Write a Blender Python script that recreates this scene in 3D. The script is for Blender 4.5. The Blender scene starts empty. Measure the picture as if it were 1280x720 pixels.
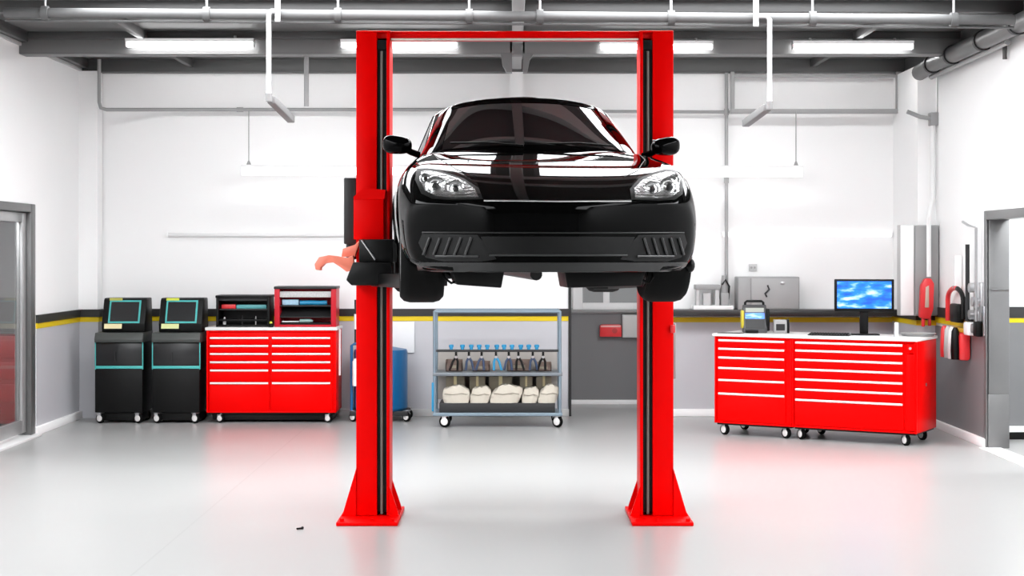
import bpy, bmesh, math, random
from mathutils import Vector, Matrix
from mathutils.bvhtree import BVHTree
random.seed(7)
R = math.radians
SC = bpy.context.scene
COL = SC.collection
F = 2000.0; CX = 640.0; CY = 316.0; CAMZ = 2.0

def P(px, py, Y):
    """photograph pixel at depth Y -> world point"""
    return Vector(((px-CX)*Y/F, Y, CAMZ-(py-CY)*Y/F))
def PX(px, Y): return (px-CX)*Y/F
def PZ(py, Y): return CAMZ-(py-CY)*Y/F

# ------------------------------------------------------------------ materials
MATS = {}
def mat(name, col, rough=0.5, metal=0.0, noise=0.0, scale=8.0, bump=0.0, coat=0.0, spec=0.5, emit=0.0, trans=0.0, ior=1.5):
    if name in MATS: return MATS[name]
    m = bpy.data.materials.new(name); m.use_nodes = True
    nt = m.node_tree; b = nt.nodes['Principled BSDF']
    c = (*col, 1.0)
    b.inputs['Base Color'].default_value = c
    b.inputs['Roughness'].default_value = rough
    b.inputs['Metallic'].default_value = metal
    b.inputs['Coat Weight'].default_value = coat
    b.inputs['Coat Roughness'].default_value = 0.03
    b.inputs['Specular IOR Level'].default_value = spec
    b.inputs['IOR'].default_value = ior
    b.inputs['Transmission Weight'].default_value = trans
    if emit:
        b.inputs['Emission Color'].default_value = c
        b.inputs['Emission Strength'].default_value = emit
    if noise or bump:
        tc = nt.nodes.new('ShaderNodeTexCoord')
        n = nt.nodes.new('ShaderNodeTexNoise')
        n.inputs['Scale'].default_value = scale; n.inputs['Detail'].default_value = 4
        nt.links.new(tc.outputs['Object'], n.inputs['Vector'])
        if noise:
            mr = nt.nodes.new('ShaderNodeMapRange')
            mr.inputs['To Min'].default_value = 1-noise; mr.inputs['To Max'].default_value = 1+noise
            nt.links.new(n.outputs['Fac'], mr.inputs['Value'])
            mx = nt.nodes.new('ShaderNodeMix'); mx.data_type = 'RGBA'; mx.blend_type = 'MULTIPLY'
            mx.inputs['Factor'].default_value = 1.0
            mx.inputs[6].default_value = c
            nt.links.new(mr.outputs['Result'], mx.inputs[7])
            nt.links.new(mx.outputs[2], b.inputs['Base Color'])
            r2 = nt.nodes.new('ShaderNodeMapRange')
            r2.inputs['To Min'].default_value = max(0.0, rough-0.05); r2.inputs['To Max'].default_value = min(1.0, rough+0.05)
            nt.links.new(n.outputs['Fac'], r2.inputs['Value'])
            nt.links.new(r2.outputs['Result'], b.inputs['Roughness'])
        if bump:
            bp = nt.nodes.new('ShaderNodeBump'); bp.inputs['Strength'].default_value = bump; bp.inputs['Distance'].default_value = 0.01
            nt.links.new(n.outputs['Fac'], bp.inputs['Height']); nt.links.new(bp.outputs['Normal'], b.inputs['Normal'])
    MATS[name] = m
    return m

WHITE = mat('white_wall_paint', (.90,.90,.90), .6, noise=.01, scale=1.5)
WAINL = mat('pale_grey_wall_paint', (.54,.54,.57), .35, noise=.03, scale=2)
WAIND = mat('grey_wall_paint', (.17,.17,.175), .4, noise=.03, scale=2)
YEL = mat('yellow_band_paint', (.78,.56,.0), .4, noise=.03)
BLKP = mat('black_band_paint', (.022,.022,.022), .35, noise=.05)
CEILM = mat('ceiling_sheet', (.10,.10,.10), .6, noise=.05, scale=3)
BEAMM = mat('beam_paint', (.15,.15,.15), .5, noise=.05)
BEAMD = mat('dark_beam_paint', (.06,.06,.06), .5, noise=.05)
GALV = mat('galvanised_pipe', (.30,.30,.30), .5, metal=.0, noise=.06)
PIPEG = mat('grey_conduit', (.32,.32,.32), .45, noise=.05)
WPIPE = mat('white_pipe', (.80,.80,.80), .4, noise=.02)
RED = mat('red_lift_paint', (.72,.0,.0), .38, noise=.02, scale=5, spec=.06)
REDC = mat('red_cabinet_paint', (.80,.0,.0), .35, noise=.015, scale=4, spec=.06)
REDT = mat('red_plastic', (.72,.03,.035), .35, noise=.04)
SALM = mat('faded_red_paint', (.85,.22,.14), .45, noise=.05)
BLK = mat('black_plastic', (.0022,.0022,.0022), .45, noise=.1, scale=20, spec=.2)
BLKM = mat('black_steel', (.0025,.0025,.0025), .4, noise=.1, spec=.2)
DGREY = mat('dark_grey_steel', (.022,.022,.023), .45, noise=.05, spec=.3)
STEEL = mat('brushed_steel', (.55,.55,.56), .3, metal=.9, noise=.08, scale=30)
ALU = mat('aluminium_handle', (.86,.80,.79), .35, metal=.25, noise=.02)
TOPW = mat('pale_worktop', (.72,.71,.70), .3, noise=.03, scale=6)
LGREY = mat('light_grey_paint', (.50,.50,.50), .45, noise=.03)
MGREY = mat('mid_grey_paint', (.30,.30,.30), .45, noise=.03)
PAINT = mat('black_car_paint', (.001,.001,.001), .03, spec=.06)
GLASSD = mat('dark_car_glass', (.002,.002,.0025), .02, spec=.6)
RUB = mat('tyre_rubber', (.004,.004,.004), .75, spec=.08, noise=.1, scale=30, bump=.1)
CHROME = mat('chrome', (.85,.85,.85), .08, metal=1.0)
REFL = mat('headlamp_reflector', (.75,.75,.75), .18, metal=1.0, noise=.25, scale=40, bump=.5)
CLEAR = mat('clear_lens', (1,1,1), .02, trans=1.0, ior=1.25)
TEAL = mat('teal_edge_plastic', (.06,.42,.40), .4, noise=.05)
SCRN = mat('dark_screen', (.006,.006,.007), .3)
BLUE = mat('blue_enamel', (.0,.09,.24), .35, noise=.05)
BLUEP = mat('blue_plastic', (.01,.22,.42), .4, noise=.05)
CARTG = mat('blue_grey_cart_steel', (.19,.25,.30), .4, metal=.3, noise=.06)
CLOTH = mat('white_cloth', (.50,.46,.39), .9, noise=.06, scale=25, bump=.4)
KHAKI = mat('khaki_card', (.26,.23,.17), .8, noise=.1, scale=12)
BROWN = mat('brown_bin', (.16,.11,.09), .7, noise=.1)
NAVY = mat('navy_grip', (.02,.04,.09), .45, noise=.05)
CREAM = mat('cream_label', (.75,.66,.38), .6)
LIME = mat('lime_label', (.55,.62,.05), .6)
PAPER = mat('white_paper', (.82,.84,.86), .7, noise=.01)
LAMPE = mat('lit_lamp_diffuser', (1,1,1), .5, emit=9.0)
JOINT = mat('white_floor_strip', (.80,.80,.80), .5, noise=.03)

# floor: glossy pale epoxy with one sawn joint and soft mottling
def floor_mat():
    m = bpy.data.materials.new('epoxy_floor'); m.use_nodes = True
    nt = m.node_tree; b = nt.nodes['Principled BSDF']
    tc = nt.nodes.new('ShaderNodeTexCoord')
    n = nt.nodes.new('ShaderNodeTexNoise'); n.inputs['Scale'].default_value = .6; n.inputs['Detail'].default_value = 6
    nt.links.new(tc.outputs['Object'], n.inputs['Vector'])
    cr = nt.nodes.new('ShaderNodeValToRGB')
    cr.color_ramp.elements[0].position = .3; cr.color_ramp.elements[0].color = (.355,.355,.35,1)
    cr.color_ramp.elements[1].position = .7; cr.color_ramp.elements[1].color = (.375,.375,.37,1)
    nt.links.new(n.outputs['Fac'], cr.inputs['Fac'])
    sx = nt.nodes.new('ShaderNodeSeparateXYZ'); nt.links.new(tc.outputs['Object'], sx.inputs[0])
    a = nt.nodes.new('ShaderNodeMath'); a.operation = 'ADD'; a.inputs[1].default_value = 2.36
    nt.links.new(sx.outputs['X'], a.inputs[0])
    ab = nt.nodes.new('ShaderNodeMath'); ab.operation = 'ABSOLUTE'; nt.links.new(a.outputs[0], ab.inputs[0])
    lt = nt.nodes.new('ShaderNodeMath'); lt.operation = 'LESS_THAN'; lt.inputs[1].default_value = .007
    nt.links.new(ab.outputs[0], lt.inputs[0])
    mx = nt.nodes.new('ShaderNodeMix'); mx.data_type = 'RGBA'
    nt.links.new(lt.outputs[0], mx.inputs['Factor']); nt.links.new(cr.outputs['Color'], mx.inputs[6])
    mx.inputs[7].default_value = (.325,.325,.32,1)
    nt.links.new(mx.outputs[2], b.inputs['Base Color'])
    r2 = nt.nodes.new('ShaderNodeMapRange'); r2.inputs['To Min'].default_value = .27; r2.inputs['To Max'].default_value = .30
    nt.links.new(n.outputs['Fac'], r2.inputs['Value']); nt.links.new(r2.outputs['Result'], b.inputs['Roughness'])
    return m
FLOORM = floor_mat()

def screen_mat():
    m = bpy.data.materials.new('lit_blue_screen'); m.use_nodes = True
    nt = m.node_tree; b = nt.nodes['Principled BSDF']
    b.inputs['Base Color'].default_value = (.01,.02,.05,1); b.inputs['Roughness'].default_value = .3
    tc = nt.nodes.new('ShaderNodeTexCoord')
    mp = nt.nodes.new('ShaderNodeMapping'); mp.inputs['Scale'].default_value = (5, 5, 16)
    nt.links.new(tc.outputs['Object'], mp.inputs['Vector'])
    n = nt.nodes.new('ShaderNodeTexNoise'); n.inputs['Scale'].default_value = 1.2; n.inputs['Detail'].default_value = 3
    nt.links.new(mp.outputs['Vector'], n.inputs['Vector'])
    cr = nt.nodes.new('ShaderNodeValToRGB')
    e = cr.color_ramp.elements
    e[0].position = .36; e[0].color = (.0,.07,.62,1)
    e[1].position = .70; e[1].color = (.55,.80,1,1)
    e2 = e.new(.52); e2.color = (.0,.20,.80,1)
    nt.links.new(n.outputs['Fac'], cr.inputs['Fac'])
    nt.links.new(cr.outputs['Color'], b.inputs['Emission Color']); b.inputs['Emission Strength'].default_value = .9
    return m
SCREENB = screen_mat()

# ------------------------------------------------------------------ mesh helpers
class MB:
    def __init__(s): s.bm = bmesh.new()
    def _add(s, tmp):
        me = bpy.data.meshes.new('t'); tmp.to_mesh(me); tmp.free(); s.bm.from_mesh(me); bpy.data.meshes.remove(me); return s
    def box(s, x0, x1, y0, y1, z0, z1, bev=0.0, rot=None):
        t = bmesh.new(); bmesh.ops.create_cube(t, size=1)
        for v in t.verts:
            v.co = Vector(((v.co.x+.5)*(x1-x0)+x0, (v.co.y+.5)*(y1-y0)+y0, (v.co.z+.5)*(z1-z0)+z0))
        if bev > 0:
            bmesh.ops.bevel(t, geom=t.edges[:], offset=min(bev, .45*min(abs(x1-x0),abs(y1-y0),abs(z1-z0))), segments=2, profile=.5, affect='EDGES')
        if rot is not None: t.transform(rot)
        return s._add(t)
    def cyl(s, p0, p1, r, seg=16, r2=None):
        p0 = Vector(p0); p1 = Vector(p1); d = p1-p0
        t = bmesh.new(); bmesh.ops.create_cone(t, cap_ends=True, segments=seg, radius1=r, radius2=r if r2 is None else r2, depth=d.length)
        t.transform(Matrix.Translation((p0+p1)/2) @ d.to_track_quat('Z','Y').to_matrix().to_4x4())
        return s._add(t)
    def tube(s, pts, r, seg=10):
        pts = [Vector(p) for p in pts]; t = bmesh.new(); rings = []
        n = len(pts); up = None
        for i, p in enumerate(pts):
            d = (pts[min(i+1,n-1)]-pts[max(i-1,0)]).normalized()
            if up is None:
                up = Vector((0,0,1)) if abs(d.z) < .9 else Vector((1,0,0))
            a = d.cross(up).normalized(); b = a.cross(d).normalized(); up = b
            rings.append([t.verts.new(p + (a*math.cos(2*math.pi*k/seg) + b*math.sin(2*math.pi*k/seg))*r) for k in range(seg)])
        for i in range(n-1):
            for k in range(seg):
                t.faces.new((rings[i][k], rings[i][(k+1)%seg], rings[i+1][(k+1)%seg], rings[i+1][k]))
        t.faces.new(rings[0][::-1]); t.faces.new(rings[-1])
        bmesh.ops.recalc_face_normals(t, faces=t.faces[:])
        return s._add(t)
    def prism(s, poly, axis, a, b, bev=0.0):
        """poly 2D; axis 'x': (y,z), 'y': (x,z), 'z': (x,y)"""
        def mk(p, c):
            return Vector((c,p[0],p[1])) if axis == 'x' else Vector((p[0],c,p[1])) if axis == 'y' else Vector((p[0],p[1],c))
        t = bmesh.new()
        A = [t.verts.new(mk(p,a)) for p in poly]; B = [t.verts.new(mk(p,b)) for p in poly]
        n = len(poly)
        t.faces.new(A); t.faces.new(B[::-1])
        for i in range(n): t.faces.new((A[i], B[i], B[(i+1)%n], A[(i+1)%n]))
        bmesh.ops.recalc_face_normals(t, faces=t.faces[:])
        if bev > 0: bmesh.ops.bevel(t, geom=t.edges[:], offset=bev, segments=2, profile=.5, affect='EDGES')
        return s._add(t)
    def lathe(s, prof, centre, axis='x', seg=32):
        """prof: list of (radius, along)"""
        t = bmesh.new(); rings = []
        for r, u in prof:
            ring = []
            for k in range(seg):
                a = 2*math.pi*k/seg; c, q = r*math.cos(a), r*math.sin(a)
                v = (u,c,q) if axis == 'x' else (c,u,q) if axis == 'y' else (c,q,u)
                ring.append(t.verts.new(Vector(v)+Vector(centre)))
            rings.append(ring)
        for i in range(len(rings)-1):
            for k in range(seg): t.faces.new((rings[i][k], rings[i][(k+1)%seg], rings[i+1][(k+1)%seg], rings[i+1][k]))
        if prof[0][0] > 1e-4: t.faces.new(rings[0])
        if prof[-1][0] > 1e-4: t.faces.new(rings[-1])
        bmesh.ops.remove_doubles(t, verts=t.verts[:], dist=1e-5)
        bmesh.ops.recalc_face_normals(t, faces=t.faces[:])
        return s._add(t)
    def ball(s, c, rx, ry, rz, seg=20):
        t = bmesh.new(); bmesh.ops.create_uvsphere(t, u_segments=seg, v_segments=seg//2, radius=1)
        t.transform(Matrix.Translation(c) @ Matrix.Diagonal((rx,ry,rz,1)))
        return s._add(t)
    def build(s, name, m, parent=None, smooth=35, loc=None):
        me = bpy.data.meshes.new(name)
        s.bm.to_mesh(me); s.bm.free()
        if smooth:
            me.polygons.foreach_set('use_smooth', [True]*len(me.polygons))
            me.set_sharp_from_angle(angle=R(smooth))
        me.materials.append(m)
        o = bpy.data.objects.new(name, me); COL.objects.link(o)
        if parent is not None: o.parent = parent
        if loc is not None: o.location = loc
        return o
def tag(o, label, cat, group=None):
    o['label'] = label; o['category'] = cat
    if group: o['group'] = group
    return o
def thing(name, label, cat, loc=(0,0,0), rz=0.0, group=None):
    o = bpy.data.objects.new(name, None); COL.objects.link(o)
    o.empty_display_size = .1
    o.location = loc; o.rotation_euler = (0,0,rz)
    return tag(o, label, cat, group)
def struct(name, mb, m):
    o = mb.build(name, m); o['kind'] = 'structure'; return o
def kids(o): return [c for c in bpy.data.objects if c.parent == o]
def dup(o, parent=None):
    c = o.copy(); COL.objects.link(c)
    if parent is not None: c.parent = parent
    for ch in kids(o): dup(ch, c)
    return c

# ------------------------------------------------------------------ room
XL, XR, YB, YF = -5.24, 4.88, 19.6, -2.5
ZC = 4.35           # ceiling
NX0, NX1, NY, NZ = PX(711,YB), .93*2, 21.15, 2.9   # recess in the back wall
struct('floor', MB().box(XL-2.5, XR+4, YF-.2, 21.6, -.15, 0), FLOORM)
# back wall with the recess
w = MB()
w.box(XL-.2, NX0, YB, YB+.25, 0, ZC+.3); w.box(NX1, XR+.2, YB, YB+.25, 0, ZC+.3); w.box(NX0, NX1, YB, YB+.25, NZ, ZC+.3)
w.box(NX0-.05, NX1+.05, NY, NY+.2, 0, NZ+.1)
w.box(NX0-.15, NX0, YB+.25, NY, 0, NZ+.1); w.box(NX1, NX1+.15, YB+.25, NY, 0, NZ+.1); w.box(NX0, NX1, YB+.25, NY, NZ, NZ+.1)
struct('wall_back', w, WHITE)
# side walls with door openings
LD0, LD1, LDZ = 15.9, 17.5, 2.53
w = MB(); w.box(XL-.2, XL, LD1, YB, 0, ZC); w.box(XL-.2, XL, YF, LD0, 0, ZC); w.box(XL-.2, XL, LD0, LD1, LDZ, ZC)
struct('wall_left', w, WHITE)
RD0, RD1, RDZ = 14.6, 16.4, 2.38
w = MB(); w.box(XR, XR+.19, RD1, YB, 0, ZC); w.box(XR, XR+.19, YF, RD0, 0, ZC); w.box(XR, XR+.19, RD0, RD1, RDZ, ZC)
struct('wall_right', w, WHITE)
struct('wall_front', MB().box(XL-.2, XR+.2, YF-.2, YF, 0, ZC), mat('front_wall_paint', (.35,.35,.35), .6, noise=.03))
# wainscot paint, bands (thin coats on the walls)
e = .012
w = MB(); w.box(XL, NX0, YB-e, YB, .0, 1.165); w.box(XL, XL+e, LD1+.1, YB, 0, 1.165); w.box(XL, PX(122,19.35)+e, 19.35-e, YB, 0, 1.165)
struct('trim_1', w, WAINL)
w = MB(); w.box(NX1, XR, YB-e, YB, 0, 1.165); w.box(PX(1147,18.42)-e, XR, 18.42-e, YB, 0, 1.165); struct('trim_2', w, WAINL)
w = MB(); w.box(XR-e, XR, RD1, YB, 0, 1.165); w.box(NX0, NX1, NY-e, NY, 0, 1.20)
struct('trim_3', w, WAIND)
w = MB(); w.box(XL, NX0, YB-e-.006, YB, 1.165, 1.225); w.box(XL, XL+e+.006, LD1+.1, YB, 1.165, 1.225)
w.box(XL, PX(122,19.35)+e+.006, 19.35-e-.006, YB, 1.165, 1.225); w.box(PX(1147,18.42)-e-.006, XR, 18.42-e-.006, YB, 1.165, 1.225)
w.box(NX1, XR, YB-e-.006, YB, 1.15, 1.21); w.box(XR-e-.006, XR, RD1, YB, 1.20, 1.27)
struct('trim_4', w, YEL)
w = MB(); w.box(XL, NX0, YB-e-.02, YB, 1.225, 1.315); w.box(XL, XL+e+.02, LD1+.1, YB, 1.225, 1.315)
w.box(XR-e-.02, XR, RD1, YB, 1.27, 1.38); w.box(XL, PX(122,19.35)+e+.02, 19.35-e-.02, YB, 1.225, 1.315); w.box(PX(1147,18.42)-e-.02, XR, 18.42-e-.02, YB, 1.225, 1.315)
struct('trim_5', w, BLKP)
# black ledge along the right part of the back wall
struct('trim_6', MB().box(NX1, XR-.23, YB-.38, YB, 1.235, 1.315, .006), BLKP)
struct('trim_7', MB().box(NX0, NX1, NY-.03, NY, 1.20, 1.27), LGREY)
# dark end of the left wall section at the recess
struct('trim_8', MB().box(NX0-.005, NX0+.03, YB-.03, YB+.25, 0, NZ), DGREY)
# baseboards and floor strips
struct('baseboard_left', MB().box(XL, XL+.05, LD1, YB, 0, .09, .006), WHITE)
struct('baseboard_right', MB().box(XR-.05, XR, RD1, YB, 0, .09, .006), WHITE)
w = MB(); w.box(XL, NX0, YB-.05, YB-e, 0, .09, .006); struct('baseboard_back', w, LGREY)
w = MB(); w.box(NX1, XR-.05, YB-.05, YB-e, 0, .09, .006); w.box(NX0+.03, NX1, NY-.05, NY-e, 0, .06, .006); struct('baseboard_recess', w, WHITE)
w = MB(); w.box(XL-.2, XL+.10, 13, LD1, 0, .025, .004); struct('trim_9', w, JOINT)
w = MB(); w.box(XR-.10, XR+.12, 13, RD1, 0, .008); struct('trim_10', w, JOINT)
# corner columns
struct('trim_11', MB().box(XL, PX(122,19.35), 19.35, YB-.03, 0, 4.2), WHITE)
struct('trim_12', MB().box(PX(1147,18.42), XR-.0, 18.42, YB-.0, 0, 4.16), WHITE)
struct('trim_13', MB().box(PX(637,19.4), PX(654,19.4), 19.42, YB, 1.32+1.2, 4.2), WHITE)

# ceiling sheet with added roof openings out of view, to light room and hood
ADDED_SKYLIGHTS = [(-3.9,-.12,12.54,14.78), (.22,3.9,12.54,14.78), (-5.1,-3.7,0.0,11.0), (3.5,4.75,0.0,11.0)]
def ceiling():
    w = MB()
    ys = [YF-.2, 0.0, 11.0, 12.54, 14.78, YB+.25]
    for a, b in zip(ys[:-1], ys[1:]):
        hs = sorted((s[0],s[1]) for s in ADDED_SKYLIGHTS if abs(s[2]-a) < 1e-6)
        x = XL-.2
        for h in hs:
            w.box(x, h[0], a, b, ZC, ZC+.05); x = h[1]
        w.box(x, XR+.2, a, b, ZC, ZC+.05)
    return w
struct('ceiling', ceiling(), CEILM)
for i, (x0,x1,y0,y1) in enumerate(ADDED_SKYLIGHTS):
    w = MB(); t = .05
    w.box(x0,x1,y0,y0+t,ZC-.012,ZC+.05); w.box(x0,x1,y1-t,y1,ZC-.012,ZC+.05)
    w.box(x0,x0+t,y0+t,y1-t,ZC-.012,ZC+.05); w.box(x1-t,x1,y0+t,y1-t,ZC-.012,ZC+.05)
    struct('window_%d' % (i+3), w, BEAMM)  # frame of an added, unseen roof opening that lets sky light in
# beams
def beam(name, x0,x1,y0,y1,z0,z1, m, k=[14]):
    struct('trim_%d' % k[0], MB().box(x0,x1,y0,y1,z0,z1,.008), m); k[0] += 1
beam('b', XL, XR, 17.0, 17.14, 4.12, 4.27, BEAMM)             # cross beam the lamps hang on
beam('b', XL, XR, 16.98, 17.3, 4.27, ZC, BEAMD)
beam('b', XL, XR, 19.40, YB, 4.195, ZC, BEAMD)
beam('b', XL, XR, 17.0, 17.25, 4.112, 4.125, BEAMM)
beam('b', XL, XR, 14.9, 15.0, 4.24, ZC, BEAMD)
beam('b', XL, XR, 13.97, 14.03, 4.31, ZC, BEAMD)
beam('b', .0, .115, 5, YB-.2, 4.225, 4.245, GALV)             # bottom flange of the long girder
beam('b', .035, .08, 5, YB-.2, 4.245, ZC, BEAMD)
beam('b', XL, XL+.10, 5, YB-.2, 4.24, ZC, BEAMD)
beam('b', XR-.12, XR, 5, YB-.2, 4.14, ZC, BEAMD)
beam('b', XL, XL+.03, 5, YB-.2, 4.20, 4.24, LGREY)
beam('b', XL, XR, 11.74, 11.82, 4.27, ZC, LGREY)  # pale beams added out of view, here and below, for windshield reflections
beam('b', XL, XR, 12.22, 12.36, 4.27, ZC, LGREY)
beam('b', -3.93, -3.87, 15.0, YB-.2, 4.25, ZC, BEAMD)
beam('b', 3.62, 3.68, 15.0, YB-.2, 4.25, ZC, BEAMD)
# haunch brackets where the cross beam meets the girder
w = MB()
w.prism([(-.02,4.12),(-.12,4.12),(-.10,4.0),(-.06,3.92),(-.02,3.92)], 'y', 17.0, 17.14)
w.prism([(.135,4.12),(.235,4.12),(.19,4.06),(.16,3.92),(.135,3.92)], 'y', 17.0, 17.14)
w.box(-.02,.0,17.0,17.14,3.92,4.25); w.box(.115,.135,17.0,17.14,3.92,4.25)
struct('trim_30', w, BEAMM)

# left door: aluminium framed glass
w = MB()
w.box(XL-.15, XL+.03, LD1-.16, LD1, 0, LDZ, .008); w.box(XL-.15, XL+.03, LD0, LD0+.12, 0, LDZ, .008); w.box(XL-.15, XL+.03, LD0+.12, LD1-.16, LDZ-.09, LDZ, .008)
d = struct('door_1', w, mat('dark_aluminium', (.14,.14,.14), .35, metal=.5, noise=.05))
w = MB(); a, b = LD0+.14, LD1-.18
w.box(XL-.09, XL-.02, b-.13, b, .06, LDZ-.1, .006); w.box(XL-.09, XL-.02, a, a+.1, .06, LDZ-.1, .006)
w.box(XL-.09, XL-.02, a+.1, b-.13, .06, .2, .006); w.box(XL-.09, XL-.02, a+.1, b-.13, LDZ-.2, LDZ-.1, .006)
w.build('door_frame', mat('light_aluminium', (.42,.42,.42), .3, metal=.5, noise=.05), d)
MB().box(XL-.06, XL-.05, a+.1, b-.13, .2, LDZ-.2).build('door_pane', mat('grey_door_glass', (.55,.55,.55), .02, trans=.95, ior=1.1), d)
# room behind the left door
w = MB(); w.box(XL-2.4, XL-.2, 19.0, 19.1, 0, 3); w.box(XL-2.5, XL-2.4, 14, 19.1, 0, 3); w.box(XL-2.5,XL-.2,16.0,19.1,3,3.1); w.box(XL-2.4,XL-.2,14,14.1,0,3)  # roof left partly open, an added gap to light this room
struct('wall_annex', w, MGREY)
# right doorway: steel jamb and header, side room beyond
w = MB()
w.box(XR-.02, XR+.21, RD1-.03, RD1+.0, 0, RDZ, .004); w.box(XR-.03, XR+.0, RD1-.03, RD1+.05, 0, RDZ+.05, .004)
w.box(XR-.03, XR+.21, RD0, RD1-.03, RDZ-.04, RDZ+.05, .004); w.box(XR-.03, XR+.21, RD0, RD0+.03, 0, RDZ-.04, .004)
w.box(XR-.0, XR+.2, RD1-.045, RD1-.03, 1.62, 1.635); w.box(XR-.012, XR+.2, RD1-.042, RD1-.03, 0, .55, .003)
d = struct('door_2', w, mat('steel_jamb', (.16,.16,.16), .35, metal=.35, noise=.12, scale=3))
MB().box(XR-.045, XR-.03, RD1-.0, RD1+.04, 1.15, 1.45, .004).build('strike_plate', STEEL, d)
w = MB(); w.box(XR+.19, XR+3.6, 17.2, 17.3, 0, 3); w.box(XR+3.6, XR+3.7, 12, 17.3, 0, 3); w.box(XR+.19, XR+3.6, 12,12.1,0,3)
w.box(XR+.19, XR+3.7, 12, 14.4, 3, 3.1); w.box(XR+.19, XR+3.7, 15.6, 17.3, 3, 3.1); struct('wall_side_room', w, WHITE)  # added gap between the roof slabs brightens the side room
struct('trim_31', MB().box(XR+.19, XR+3.6, 17.2-e, 17.2, .14, 1.26), WAIND)
struct('trim_32', MB().box(XR+.19, XR+3.6, 17.2-e-.006, 17.2, 1.25, 1.30), YEL)
struct('trim_33', MB().box(XR+.19, XR+3.6, 17.2-e-.02, 17.2, 1.30, 1.42), BLKP)
struct('trim_34', MB().box(XR+.19, XR+3.6, 17.12, 17.2, .08, .14, .004), WHITE)
struct('trim_35', MB().box(XR+.19, XR+3.6, 17.14, 17.2, 0, .08), BLK)

# recess window
w = MB(); Yw = NY-.05
x0,x1,z0,z1 = PX(716,Yw), PX(806,Yw), PZ(387,Yw), PZ(330,Yw)
w.box(x0,x0+.13,Yw,NY,z0,z1,.006); w.box(x1-.1,x1,Yw,NY,z0,z1,.006); w.box(x0+.13,x1-.1,Yw,NY,z0,z0+.09,.006); w.box(x0+.13,x1-.1,Yw,NY,z1-.06,z1,.006)
w.box(PX(754,Yw),PX(762,Yw),Yw,NY,z0+.09,z1-.06,.006)
d = struct('window_1', w, WHITE)
MB().box(x0+.13,x1-.1,Yw+.02,Yw+.03,z0+.09,z1-.06).build('window_pane', mat('grey_window_glass', (.36,.37,.37), .08, spec=.5), d)
MB().box(x0-.04,x1+.04,Yw-.06,NY,z0-.03,z0,.005).build('window_sill', MGREY, d)

# ------------------------------------------------------------------ lamps
def ceiling_lamp(px0, px1, py, Y, label, z=None, power=60):
    x0, x1 = PX(px0,Y), PX(px1,Y); z = PZ(py,Y) if z is None else z
    t = thing('ceiling_lamp', label, 'ceiling lamp', ((x0+x1)/2, Y, z), 0, 'strip lamps under the ceiling')
    h = (x1-x0)/2
    w = MB(); w.prism([(-.07,.035),(.07,.035),(.05,.0),(-.05,.0)], 'x', -h, h); w.build('housing', LGREY, t)
    for sx in (-h*.7, h*.7): MB().cyl((sx,0,.03),(sx,0,.07),.015,10).build('bracket', MGREY, t)
    MB().box(-h+.01, h-.01, -.05, .05, -.045, .0, .018).build('diffuser', LAMPE, t)
    for sx in (-1, 1): MB().box(min(sx*h, sx*(h-.012)), max(sx*h, sx*(h-.012)), -.055, .055, -.05, .004, .005).build('end_cap', WPIPE, t)
    return t
Yl = 16.9
ceiling_lamp(158,318,53,Yl,'lit strip lamp under the ceiling nearest the left wall')
ceiling_lamp(426,573,54,Yl,'lit strip lamp on ceiling beam crossing behind the left red lift post')
ceiling_lamp(749,891,56,Yl,'lit strip lamp on ceiling beam crossing behind the right red lift post')
ceiling_lamp(990,1141,56,Yl,'long lit strip lamp on ceiling beam nearest the right wall')
ceiling_lamp(1023,1128,17,15.4,'short lit strip lamp above the galvanised pipe at upper right', z=4.28)
ceiling_lamp(760,838,17,15.4,'small lit strip lamp just above the galvanised pipe, right of the girder', z=4.28)
for px0,px1,lab in ((150,500,'added strip lamp hidden behind the ceiling beam, left of the girder'),(780,1130,'added strip lamp hidden behind the ceiling beam, right of the girder')):
    ceiling_lamp(px0,px1,50,18.3,lab,z=4.30)  # hidden lamps added to brighten the back wall
def pendant(px0, px1, py0, py1, Y, label, wires):
    x0, x1, z1, z0 = PX(px0,Y), PX(px1,Y), PZ(py0,Y), PZ(py1,Y)
    t = thing('pendant_lamp', label, 'pendant lamp', ((x0+x1)/2, Y, z0), 0, 'long white lamps hung on wires at the back wall')
    h = (x1-x0)/2; H = z1-z0
    MB().box(-h, h, -.05, .05, H-.03, H, .004).build('housing', WPIPE, t)
    MB().prism([(-.05,H-.03),(.05,H-.03),(.06,.03),(.045,0),(-.045,0),(-.06,.03)], 'x', -h+.01, h-.01).build('diffuser', mat('pendant_diffuser', (1,1,1), .5, emit=0.9), t)
    for sx in (-1,1): MB().box(min(sx*h,sx*(h-.012)),max(sx*h,sx*(h-.012)),-.062,.062,-.004,H-.03,.003).build('end_cap', WPIPE, t)
    for wx in wires:
        lx = PX(wx,Y)-(x0+x1)/2
        m = MB(); m.cyl((lx,0,H),(lx,0,PZ(139,Y)-z0),.006,8); m.cyl((lx,0,H),(lx,0,H+.05),.03,10,.01); m.build('wire', GALV, t)
pendant(302,560,206,219,19.2,'long white hanging lamp on wires left of the car',(311,470))
pendant(780,1003,207,221,19.2,'long white hanging lamp on wires right of the car',(815,995))
for a,b,lab in ((210,452,'slim white batten on the wall left of the red lift post'),(903,1114,'slim white batten on the wall above the monitor')):
    t = thing('wall_batten', lab, 'wall batten', (PX((a+b)/2,YB), YB, PZ(296,YB)))
    h = PX(b,YB)-PX((a+b)/2,YB)
    MB().prism([(0,0),(-.035,.0),(-.04,.02),(-.04,.04),(-.03,.05),(0,.05)],'x',-h,h,.004).build('body', WPIPE if a < 500 else mat('lit_batten', (1,1,1), .5, emit=.6), t)
    for s in (-1,1): MB().box(s*h-.01,s*h+.01,-.045,0,-.004,.054,.004).build('end_cap', WHITE, t)

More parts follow.
